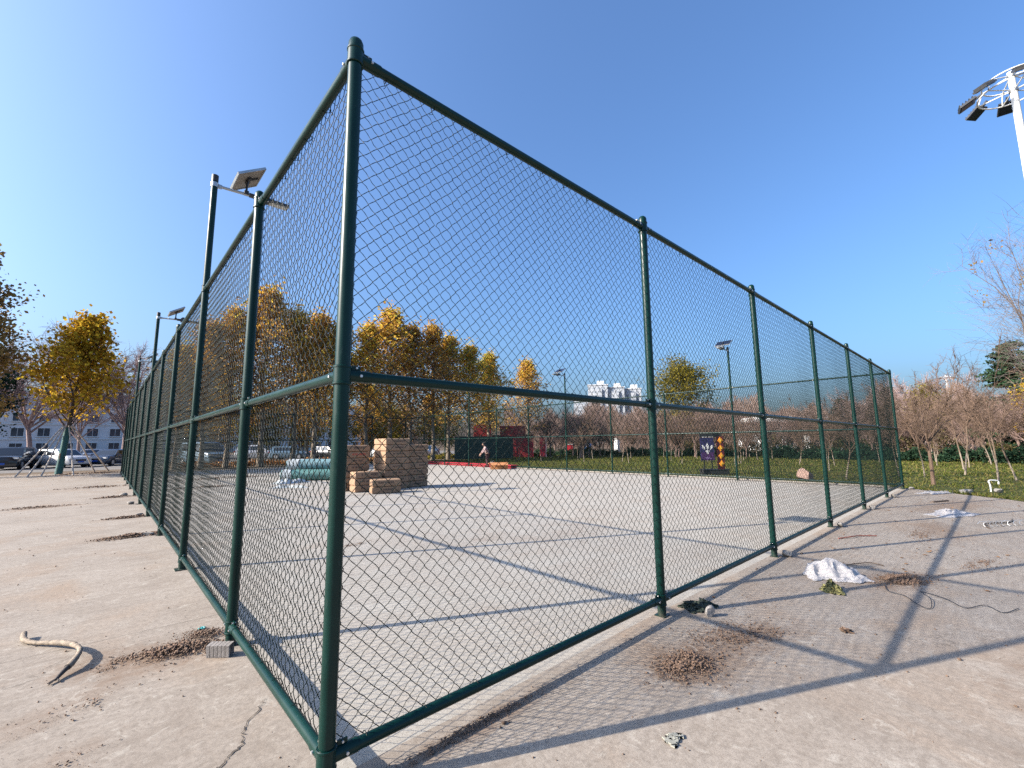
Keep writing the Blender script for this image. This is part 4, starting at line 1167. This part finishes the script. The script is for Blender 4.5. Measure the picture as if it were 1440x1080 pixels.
rowx = [(2.9, 9.4, 'leftmost and lowest plane tree behind the far fence'), (4.3, 11.2, 'second plane tree from the left behind the far fence'), (6.0, 12.8, 'plane tree right of the second left post, third of the row'),
        (8.3, 15.0, 'tall pointed plane tree seen just right of the near left post'), (10.5, 13.4, 'plane tree left of the corner post, beside the tall pointed one'), (12.4, 13.6, 'plane tree seen directly left of the corner post'),
        (14.3, 13.0, 'plane tree directly right of the corner post'), (16.6, 13.3, 'plane tree above the left carton stack'), (19.1, 15.3, 'tall plane tree with a thin green tip above the tallest carton stack'),
        (21.5, 14.1, 'plane tree above the right end of the carton pile'), (23.7, 14.5, 'plane tree above the parked white saloon'), (26.0, 13.7, 'plane tree left of the green hoarding'),
        (28.4, 13.0, 'plane tree above the green hoarding'), (31.8, 12.6, 'sparser plane tree above the red kiosk'), (38.3, 12.5, 'rightmost plane tree, standing apart from the row')]
rt = random.Random(2)
for i, (x, h, l) in enumerate(rowx):
    k = (i * 5 + 1) % 6
    t = empty('plane_tree', (x, 37 + rt.uniform(-.5, .7), 0), rt.uniform(0, 6.28), l, 'tree', 'row of autumn plane trees behind the far fence')
    s = h / 13.5; w = s * rt.uniform(1.22, 1.48) if h > 11 else s * 1.45
    t.scale = (w, w, s)
    for n, me in zip(('trunk', 'branches', 'crown'), PL[k]): link(n, me, t)
# second, farther rank that closes the gaps under the crowns
for i, (x, y, h, l) in enumerate(((9.5, 62, 11, 'autumn tree beyond the parking lot, left of the van'), (19, 60, 12, 'autumn tree beyond the parking lot behind the cartons'), (27, 58, 10.5, 'autumn tree beyond the silver van'), (38, 60, 10, 'autumn tree far behind the kiosk'), (46, 55, 8.5, 'small autumn tree right of the kiosk'))):
    t = empty('plane_tree', (x, y, 0), i * 1.3, l, 'tree', 'autumn trees beyond the parking lot'); s = h / 13.5; t.scale = (s * 1.5, s * 1.5, s)
    for n, me in zip(('trunk', 'branches', 'crown'), PL[i % 4]): link(n, me, t)

def gold_tree():
    t = empty('gold_tree', (-2.85, 37.5, 0), 0, 'yellow-green autumn tree propped by poles at the end of the left pavement', 'tree')
    pr_ = tri_prof([(0, 2.5), (.15, 2.7), (.35, 2.2), (.55, 1.2), (.75, .9), (.9, .6), (1, .3)])
    mb, br, V, F = leafy_tree(21, 10.3, 2.5, pr_, 42, 13, .24, 5, lean=(.06, 0), tr=.15, sig=.3, elev=(25, 62))
    link('trunk', mb.mesh('trunk', M['bark_dark'], True), t); link('branches', br.mesh('branches', M['bark_dark'], True), t)
    link('crown', mesh_np('crown', V, F, M['leaf_gold']), t)
    mb = MB(); mb.tube([(0, 0, 0), (.08, 0, 1.3), (.17, 0, 2.9)], [.19, .17, .16], 14); mb.build('trunk_wrap', simple('teal_wrap', (.012, .085, .08), .6, 0, .3, 4), t, True)
gold_tree()
M['pole'] = simple('weathered_pole', (.45, .38, .31), .85, 0, .2, 6)
for (bx, by, l) in ((-4.5, 35.6, 'outermost left support pole leaning on the gold tree'), (-3.95, 34.6, 'second support pole from the left leaning on the gold tree'), (-3.45, 35.4, 'thin support pole close before the gold tree trunk'),
                    (-2.1, 35.0, 'upright pale support pole right of the gold tree trunk'), (-1.2, 38.6, 'support pole right of the gold tree, its inner one'), (-.5, 39.6, 'outermost right support pole of the gold tree')):
    mb = MB(); e = Vector((-2.7 + .1 * (bx + 2.7), 37.4 - .12, 3.0)); mb.tube([(bx, by, 0), tuple((Vector((bx, by, 0)) + e) / 2 + Vector((.03, 0, .02))), tuple(e)], [.045, .04, .035], 8)
    o = mb.build('support_pole', M['pole'], None, True); tag(o, l, 'pole', 'poles propping the gold tree')

def big_leafy(name, loc, H, first, R0, seed, leaf, label, nl=50, per=15, size=.2, bark_='bark_dark', prof=None):
    t = empty(name, (*loc, 0), 0, label, 'tree')
    pr_ = tri_prof(prof or [(0, R0 * .7), (.2, R0), (.55, R0 * .85), (.85, R0 * .45), (1, R0 * .15)])
    mb, br, V, F = leafy_tree(seed, H, first, pr_, nl, per, size, 5, tr=.2, sig=.4, elev=(12, 55))
    link('trunk', mb.mesh('trunk', M[bark_], True), t); link('branches', br.mesh('branches', M[bark_], True), t); link('crown', mesh_np('crown', V, F, M[leaf]), t)
    return t
big_leafy('autumn_tree', (-7.9, 37.4), 14.2, 3.6, 3.5, 31, 'leaf_brown', 'dark brown leafy tree cut by the left frame edge', 66, 42, .2, prof=[(0, 2.3), (.3, 2.7), (.55, 1.7), (.8, .7), (1, .15)])
big_leafy('evergreen_tree', (-12.5, 66), 9.5, 1.2, 4.5, 32, 'leaf_fir', 'dark evergreen tree behind the black car at the left edge', 60, 18, .3)
big_leafy('willow', (56.5, 26), 11.2, 2.0, 4.1, 33, 'leaf_willow', 'rounded yellow-green tree standing alone above the bare thicket', 70, 18, .22, prof=[(0, 3.2), (.25, 4.0), (.55, 3.7), (.8, 2.4), (.95, 1.0), (1, .5)])
def conifer(loc, H, R0, seed, label):
    t = empty('conifer', (*loc, 0), 0, label, 'tree')
    r = random.Random(seed); g = np.random.default_rng(seed); mb = MB(); br = MB(); C = []
    mb.tube([(0, 0, -.05), (0, 0, H * .98)], [.2, .02], 8)
    z = 1.0
    while z < H * .97:
        q = (z - 1) / (H - 1); L = R0 * (1 - q) ** .8 + .25
        for k in range(6):
            az = r.uniform(0, 6.28); e = r.uniform(-.25, .25)
            P, _ = curve(Vector((0, 0, z)), Vector((math.cos(az), math.sin(az), e)), L * r.uniform(.75, 1.1), 5, r, .06, -.02)
            br.tube(P, [.03, .022, .016, .012, .008, .004], 3)
            for p in P[1:]:
                for _ in range(3): C.append((p.x + r.gauss(0, .12 * L * .4), p.y + r.gauss(0, .12 * L * .4), p.z + r.gauss(-.03, .06)))
        z += r.uniform(.3, .5)
    V, F = leaves_np(g, C, 9, (.16, .16, .07), .2)
    link('trunk', mb.mesh('trunk', M['bark_dark'], True), t); link('branches', br.mesh('branches', M['bark_dark'], True), t); link('crown', mesh_np('crown', V, F, M['leaf_fir']), t)
conifer((72.5, 11.7), 7.2, 2.4, 41, 'dark conifer rising behind the mid right fence panels')
conifer((77, 7.2), 8.8, 2.6, 42, 'dark conifer behind the far right corner post')
conifer((58, -3.6), 10.6, 3.6, 43, 'dark spreading conifer above the thicket at the right frame edge')

def bare_tree(seed, H, first, nl, sub, twig, spread, tr, thick=1.0, barkm='bark_bare', vase=.9, wash=None):
    r = random.Random(seed); mb = MB(); br = MB()
    P, d = curve(Vector((0, 0, -.04)), Vector((r.gauss(0, .06), r.gauss(0, .06), 1)), first + .1, 4, r, .045, .02)
    mb.tube(P, [tr * 1.2, tr, tr * .92, tr * .85, tr * .7], 8)
    top = P[-1]
    for k in range(nl):
        az = k * 2 * PI / nl * 1.0 + r.gauss(0, .35) + (k // 5)
        el = R(r.uniform(38, 80) if vase else r.uniform(20, 70))
        L = (H - first) * r.uniform(.7, 1.05) / max(.6, math.sin(el)) * (1 if k else 1.05)
        L = min(L, H * .85)
        b = P[-1] if r.random() < .5 else P[-2].lerp(P[-1], r.random())
        B, dd = curve(b, Vector((math.cos(az) * math.cos(el) * spread, math.sin(az) * math.cos(el) * spread, math.sin(el))), L, 5, r, .1, .03)
        rr = tr * .5
        br.tube(B, [rr, rr * .75, rr * .55, rr * .38, rr * .24, .004 * thick], 5)
        for j in range(sub):
            q = r.uniform(.2, .98) * 5; i = min(4, int(q)); p = B[i].lerp(B[i + 1], q - i)
            d1 = (B[i + 1] - B[i]).normalized(); d2 = (d1 * .8 + Vector((r.gauss(0, .6), r.gauss(0, .6), r.gauss(.15, .5)))).normalized()
            l2 = L * r.uniform(.18, .42) * (1.15 - q / 7)
            S, _ = curve(p, d2, l2, 3, r, .14, .04)
            br.tube(S, [.011 * thick, .008 * thick, .006 * thick, .003 * thick], 3, caps=False)
            for m in range(twig):
                q2 = r.uniform(.15, 1) * 3; i2 = min(2, int(q2)); p2 = S[i2].lerp(S[i2 + 1], q2 - i2)
                d3 = (d2 * .7 + Vector((r.gauss(0, .6), r.gauss(0, .6), r.gauss(.1, .5)))).normalized()
                T, _ = curve(p2, d3, l2 * r.uniform(.3, .7), 2, r, .16, .02)
                br.tube(T, [.0055 * thick, .0045 * thick, .002 * thick], 3, caps=False)
    return mb.mesh('trunk', M['bark_sap' if wash else barkm], True), br.mesh('branches', M[barkm], True)
M['bark_grey'] = bark('grey_bark', (.09, .075, .07), (.165, .14, .13))
SAP = [bare_tree(50 + i, (4.4, 4.0, 4.7, 3.7, 4.3, 4.9, 4.1, 3.9)[i], 1.2 + .22 * (i % 4), (5, 8, 6, 7, 4, 6, 9, 5)[i], 10, 7, (.7, .95, .6, 1.1, .85, .5, 1.0, .8)[i], .031, 1.15, 'bark_bare', 1, True) for i in range(8)]
M['bark_pale'] = bark('pale_pink_twigs', (.20, .14, .13), (.33, .245, .235))
PINK = [bare_tree(80 + i, 9, 2.6, 13, 20, 13, .8, .15, 2.0, 'bark_pale') for i in range(2)]
BIG = [bare_tree(70 + i, 9, 2.2, 12, 13, 9, .9, .15, 2.4, 'bark_pink') for i in range(3)]
def bare(name, loc, k, s, label, cat='tree', group=None, src=None, rz=None):
    t = empty(name, (*loc, 0), rz if rz is not None else rs.uniform(0, 6.28), label, cat, group)
    t.scale = (s, s, s) if not hasattr(s, '__len__') else s
    a, b = (src or SAP)[k]; link('trunk', a, t); link('branches', b, t); return t
rs = random.Random(6)
NB = bare_tree(90, 4.5, 1.5, 6, 13, 7, .95, .06, 1.0, 'bark_bare')
bare('bare_tree', (21.4, -.56), 0, (1, 1, 1), 'bare young tree standing nearest the far right corner post', src=[NB], rz=2.0)
bare('sapling', (24.75, -2.15), 2, (1, 1, 1.0), 'thin bare sapling rising behind the white bent pipe', 'tree', rz=1.0)
bare('sapling', (25.3, .0), 1, (.9, .9, .95), 'thin bare sapling close behind the nearest bare tree', 'tree', rz=2.0)
bare('sapling', (20.9, -4.2), 3, (1.15, 1.15, 1.1), 'bare sapling cut by the right frame edge', 'tree', rz=1.0)
for gx in range(13):
    for gy in range(15):
        x = 22.6 + gx * 3.1 + rs.uniform(-1, 1); y = -15 + gy * 3.3 + rs.uniform(-1.1, 1.1)
        if math.hypot(x - 21.4, y + .56) < 2.2 or math.hypot(x - 25, y + 1) < 1.6 or math.hypot(x - 34.3, y - 37) < 5 or (x < 27 and y > 4): continue
        if y > .2 and rs.random() < .30: continue
        # only what the photograph's right side can see
        az = math.degrees(math.atan2(y + 2.35, x + .92))
        if az < -4 or az > 47: continue
        s = rs.uniform(.8, 1.12) * (1 if y < 4 else .82)
        bare('sapling', (x, y), rs.randint(0, 7), (s, s, s * rs.uniform(.85, 1.15)), 'bare young sapling with pale limewashed trunk in the rows on the lawn', 'tree', 'bare saplings planted in rows over the lawn')
# taller bare trees
TALL = bare_tree(95, 11.0, 1.6, 24, 17, 11, .3, .15, .85, 'bark_grey')
tb = bare('bare_tree', (29.5, -5.0), 0, (1, 1, 1), 'tall bare grey tree with a few last leaves towering at the right frame edge', src=[TALL], rz=.4)
def last_leaves():
    g = np.random.default_rng(3); vs = np.array([v.co[:] for v in TALL[1].vertices]); k = (vs[:, 2] > 7.0)
    C = vs[k][g.integers(0, k.sum(), 26)]; V, F = leaves_np(g, C, 16, (.16, .16, .2), .13)
    link('last_leaves', mesh_np('last_leaves', V, F, M['leaf_brown']), tb)
last_leaves()
for (x, y, s, l) in ((-7.4, 76.5, 1.7, 'tall pinkish bare tree left of the gold tree'), (-11, 70, 1.5, 'pinkish bare tree behind the dark evergreen'), (1.0, 75.5, 1.6, 'tall pinkish bare tree above the end of the left fence'), (-3.5, 88, 1.3, 'bare tree before the white block, behind the white saloon'),
                    (4.5, 92, 1.35, 'bare tree before the white block, right of the fence end'), (66, 3.2, .95, 'pinkish bare tree right of the small far floodlight'), (70, 9, .85, 'pinkish bare tree left of the small far floodlight')):
    bare('bare_tree', (x, y), rs.randint(0, 1), s, l, src=PINK)
for i in range(74):
    q = rs.uniform(46, 76); az = R(rs.uniform(-4, 44)); x, y = q * math.cos(az), q * math.sin(az) - 2
    s = rs.uniform(.46, .74) * (.55 + .4 * q / 60)
    bare('bare_tree', (x, y), rs.randint(0, 2), (s * 1.15, s * 1.15, s), 'brownish bare tree in the thicket beyond the sapling rows', 'tree', 'bare trees of the thicket beyond the lawn', src=BIG)
def small_leafy(loc, H, seed, leaf, label):
    t = empty('small_tree', (*loc, 0), 0, label, 'tree')
    mb, br, V, F = leafy_tree(seed, H, 1.2, tri_prof([(0, H * .2), (.4, H * .24), (1, .2)]), 20, 9, .16, 4, tr=.07, sig=.3)
    link('trunk', mb.mesh('trunk', M['bark_dark'], True), t); link('branches', br.mesh('branches', M['bark_dark'], True), t); link('crown', mesh_np('crown', V, F, M[leaf]), t)
small_leafy((47, -4.4), 5.6, 61, 'leaf_gold', 'yellow-leaved young tree near the right frame edge')
small_leafy((55, 2.0), 6.6, 62, 'leaf_willow', 'yellowish tree behind the nearest bare tree')

LOW = []
for q in range(3):
    mb, br, V, F = leafy_tree(101 + q, 5.2, .9, tri_prof([(0, 1.3), (.3, 1.9), (.7, 1.5), (1, .3)]), 26, 13, .19, 4, tr=.07, sig=.33)
    LOW.append((mb.mesh('trunk', M['bark_dark'], True), br.mesh('branches', M['bark_dark'], True), mesh_np('crown', V, F, M[('leaf_willow', 'leaf_plane', 'leaf_willow')[q]])))
for i in range(13):
    t = empty('small_tree', (8 + i * 2.6 + rs.uniform(-.8, .8), 66 + rs.uniform(-3, 6) - i * .9, 0), rs.uniform(0, 6), 'low bushy autumn tree at the back of the parking lot, showing under the plane crowns', 'tree', 'low trees at the back of the parking lot')
    z = rs.uniform(.9, 1.35); t.scale = (z * 1.2, z * 1.2, z)
    for n, me in zip(('trunk', 'branches', 'crown'), LOW[i % 3]): link(n, me, t)

# the far wood that closes the horizon: reads as one mass
def woods():
    g = np.random.default_rng(77); n = 90000
    az = np.radians(np.r_[g.uniform(-8, 48, int(n * .8)), g.uniform(48, 112, n - int(n * .8))]); rad = np.r_[g.uniform(86, 125, int(n * .8)), g.uniform(150, 190, n - int(n * .8))]
    hmax = 7.6 + 1.4 * np.sin(az * 23) + 1.0 * np.sin(az * 61 + 1) + .8 * np.sin(az * 131)
    z = hmax * g.random(n) ** .8
    c = np.c_[rad * np.cos(az), rad * np.sin(az), z]
    L = .5 + 1.2 * g.random(n); d = g.normal(size=(n, 3)) * .45; d[:, 2] = 1; d /= np.linalg.norm(d, axis=1)[:, None]
    s = np.c_[-np.sin(az), np.cos(az), np.zeros(n)] * (.03 + .05 * g.random(n))[:, None]
    V = np.stack([c - s, c + s, c + d * L[:, None]], 1).reshape(-1, 3)
    o = link('woods', mesh_np('woods', V, np.arange(3 * n).reshape(n, 3), leafmat('far_twigs', ((.2, (.09, .062, .05)), (.5, (.17, .12, .095)), (.8, (.26, .19, .16))), .2)))
    tag(o, 'far brown wood of bare trees closing the horizon', 'wood', None, 'stuff')
woods()
# dark shrubs along the parking lot and the lawn's far side
def hedge(a, b, h, w, label, leaf='leaf_fir', seed=1, n=5000):
    g = np.random.default_rng(seed)
    t = g.random(n); u = g.normal(0, .4, n); z = h * g.random(n) ** .7 * (.62 + .3 * np.sin(t * 40) * np.sin(t * 17) + .22 * np.sin(t * 93 + 1))
    d = np.array([b[0] - a[0], b[1] - a[1]]); nn = np.array([-d[1], d[0]]) / np.linalg.norm(d)
    C = np.c_[a[0] + d[0] * t + nn[0] * u * w, a[1] + d[1] * t + nn[1] * u * w, z]
    V, F = leaves_np(g, C, 4, (.12, .12, .1), .16)
    o = link('hedge', mesh_np('hedge', V, F, M[leaf])); return tag(o, label, 'hedge')
hedge((42.5, 40), (50, 15), 1.0, 1.4, 'long low dark hedge beyond the lawn', seed=3)
hedge((46, 13), (43, -14), 1.25, 1.8, 'dark green hedge behind the saplings at the right', seed=4)
hedge((52, 24), (50, -14), 2.2, 2.5, 'brown leafy undergrowth behind the dark hedge', 'leaf_scrub', 7)
hedge((22.5, 41.2), (40, 35.2), .55, 1.2, 'low scrubby green planting before the hoarding and kiosk', 'leaf_willow', 5, 3000)
hedge((3, 40), (24, 40.5), .4, 1.4, 'low brown planting strip under the plane trees', 'leaf_dead', 6, 3000)
def fallen():
    g = np.random.default_rng(9); n = 2490
    x = np.r_[g.normal(-2.6, 2.2, 1500), g.uniform(0, 26, 900), g.uniform(6, 17, 90)]; y = np.r_[g.normal(36.5, 2.4, 1500), g.uniform(34, 41, 900), g.uniform(-3, -.3, 90)]
    C = np.c_[x, y, np.full(n, .02)]
    V, F = leaves_np(g, C, 1, (.01, .01, .004), .07); V[:, 2] = .012 + np.abs(V[:, 2] - .02) * .4
    o = link('fallen_leaves', mesh_np('fallen_leaves', V, F, M['leaf_dead'])); tag(o, 'dry fallen leaves under the trees', 'leaves', None, 'stuff')
fallen()

# ------------------------------------------------------------------ the stooping person
def skin(name, nodes, edges, m, parent, levels=2, root=0):
    me = bpy.data.meshes.new(name); me.from_pydata([n[:3] for n in nodes], edges, []); me.materials.append(m)
    o = link(name, me, parent)
    o.modifiers.new('Skin', 'SKIN'); sub = o.modifiers.new('Subdivision', 'SUBSURF'); sub.levels = levels; sub.render_levels = levels
    for i, n in enumerate(nodes):
        rr = n[3]; me.skin_vertices[0].data[i].radius = (rr, rr) if not hasattr(rr, '__len__') else rr
    me.skin_vertices[0].data[root].use_root = True
    return o
def person():
    t = empty('person', (19.05, 22.05, .0), R(152), 'person in pale pink top and dark trousers stooping over the carton', 'person')
    sk = simple('skin', (.36, .21, .15), .55, 0, .1, 12); top = simple('pale_pink_cloth', (.30, .215, .21), .85, 0, .15, 9, .2); tro = simple('dark_maroon_trousers', (.045, .018, .022), .85, 0, .2, 8)
    N = [(0, 0, .92, (.13, .15)), (.06, 0, 1.10, (.11, .14)), (.14, 0, 1.29, (.115, .155)), (.21, 0, 1.42, .06), (.25, 0, 1.50, .055), (.285, 0, 1.57, (.085, .075)), (.30, 0, 1.66, (.085, .075)), (.29, 0, 1.72, .05), (.385, 0, 1.585, .016)]
    E = [(0, 1), (1, 2), (2, 3), (3, 4), (4, 5), (5, 6), (6, 7), (5, 8)]
    for s in (-1, 1):
        b = len(N); N += [(.17, s * .19, 1.36, .055), (.29, s * .24, 1.12, .042), (.46, s * .19, .96, .03), (.50, s * .18, .91, (.018, .036)), (.53, s * .175, .86, (.014, .036))]
        E += [(2, b), (b, b + 1), (b + 1, b + 2), (b + 2, b + 3), (b + 3, b + 4)]
        for q in range(4):
            c = len(N); off = (q - 1.5) * .02
            N += [(.545 + .004 * q, s * .175 + off, .83, .009), (.55, s * .175 + off * 1.15, .80 - (.008 if q in (1, 2) else 0), .008), (.54, s * .175 + off * 1.15, .77, .0065)]
            E += [(b + 4, c), (c, c + 1), (c + 1, c + 2)]
        c = len(N); N += [(.50, s * .135, .875, .010), (.515, s * .12, .845, .008)]; E += [(b + 3, c), (c, c + 1)]
        b = len(N); N += [(.0, s * .095, .86, .095), (.05, s * .11, .48, .062), (.0, s * .11, .10, .042), (.0, s * .11, .055, .042), (.10, s * .12, .04, (.035, .03)), (.19, s * .125, .03, (.035, .02))]
        E += [(0, b), (b, b + 1), (b + 1, b + 2), (b + 2, b + 3), (b + 3, b + 4), (b + 4, b + 5)]
    skin('body', N, E, sk, t)
    N = [(.0, 0, .90, (.15, .18)), (.06, 0, 1.10, (.135, .165)), (.14, 0, 1.30, (.135, .18)), (.19, 0, 1.40, .075)]; E = [(0, 1), (1, 2), (2, 3)]
    for s in (-1, 1):
        b = len(N); N += [(.17, s * .195, 1.365, .072), (.29, s * .24, 1.12, .058), (.43, s * .197, .985, .044)]; E += [(2, b), (b, b + 1), (b + 1, b + 2)]
    skin('top', N, E, top, t)
    N = [(.0, 0, .93, (.14, .17))]; E = []
    for s in (-1, 1):
        b = len(N); N += [(.0, s * .095, .84, .108), (.05, s * .11, .48, .08), (.0, s * .11, .10, .062)]; E += [(0, b), (b, b + 1), (b + 1, b + 2)]
    skin('trousers', N, E, tro, t)
    for s in (-1, 1):
        skin('shoe', [(-.06, s * .11, .045, .045), (.06, s * .115, .045, .05), (.20, s * .125, .04, (.045, .032))], [(0, 1), (1, 2)], M['black'], t, 1)
        mb = MB(); mb.lathe([(0, -.012), (.01, -.008), (.012, 0), (.01, .008), (0, .012)], (.372, s * .032, 1.625), 8); mb.build('eye', M['black'], t)
    skin('hair', [(.235, 0, 1.60, (.10, .105)), (.265, 0, 1.69, (.118, .112)), (.30, 0, 1.755, .085), (.20, 0, 1.53, (.065, .08))], [(0, 1), (1, 2), (0, 3)], simple('black_hair', (.012, .010, .010), .5, 0, .2, 30), t)
    mb = MB(); mb.tube([(.372, -.025, 1.548), (.378, 0, 1.545), (.372, .025, 1.548)], .006, 5); mb.build('mouth', simple('lips', (.35, .12, .10), .5), t)
person()

def haze():
    mb = MB(); mb.box((150, 130, 29), (760, 700, 60))
    m = bpy.data.materials.new('haze'); m.use_nodes = True; nt = m.node_tree; nt.nodes.clear()
    o = nt.nodes.new('ShaderNodeOutputMaterial'); v = nt.nodes.new('ShaderNodeVolumePrincipled')
    v.inputs['Color'].default_value = (.86, .9, .98, 1); v.inputs['Density'].default_value = HAZE; v.inputs['Anisotropy'].default_value = .3
    nt.links.new(v.outputs[0], o.inputs['Volume'])
    tag(mb.build('haze', m), 'pale autumn haze in the air', 'haze', None, 'stuff')
if HAZE: haze()
# ------------------------------------------------------------------ light, sky, camera
AZ, EL = R(154.3), R(28.6)
to_sun = Vector((math.cos(AZ) * math.cos(EL), math.sin(AZ) * math.cos(EL), math.sin(EL)))
sl = bpy.data.lights.new('sun', 'SUN'); sl.energy = SUN_E; sl.angle = R(.53); sl.color = (1.0, .90, .77)
so = bpy.data.objects.new('sun', sl); COL.objects.link(so); so.rotation_euler = (-to_sun).to_track_quat('-Z', 'Y').to_euler(); so.location = (0, 0, 40)
w = bpy.data.worlds.new('World'); sc.world = w; w.use_nodes = True
nt = w.node_tree; bg = nt.nodes['Background']; sky = nt.nodes.new('ShaderNodeTexSky'); sky.sky_type = 'NISHITA'
sky.sun_disc = False; sky.sun_elevation = EL; sky.sun_rotation = PI / 2 - AZ; sky.altitude = 0; sky.air_density = AIR; sky.dust_density = DUST; sky.ozone_density = OZ
nt.links.new(sky.outputs[0], bg.inputs[0]); bg.inputs[1].default_value = SKY_S

cam = bpy.data.cameras.new('camera'); co = bpy.data.objects.new('camera', cam); COL.objects.link(co)
f_, pitch, roll_, yaw = 622.2272, .1331, -.0097, .8289
fw = Vector((math.cos(yaw) * math.cos(pitch), math.sin(yaw) * math.cos(pitch), math.sin(pitch)))
rt_ = Vector((math.sin(yaw), -math.cos(yaw), 0)); up = rt_.cross(fw)
r2 = rt_ * math.cos(roll_) + up * math.sin(roll_); u2 = -rt_ * math.sin(roll_) + up * math.cos(roll_)
co.matrix_world = Matrix(((r2.x, u2.x, -fw.x, -.9153), (r2.y, u2.y, -fw.y, -2.3479), (r2.z, u2.z, -fw.z, 1.6452), (0, 0, 0, 1)))
cam.sensor_width = 36; cam.lens = 36 * f_ / 1440; cam.clip_start = .05; cam.clip_end = 4000
sc.camera = co
sc.view_settings.view_transform = 'Standard'; sc.view_settings.look = 'None'; sc.view_settings.gamma = 1; sc.view_settings.use_curve_mapping = False
sc.view_settings.exposure = EXPO
sc.cycles.use_denoising = False
sc.cycles.max_bounces = 6; sc.cycles.transparent_max_bounces = 4
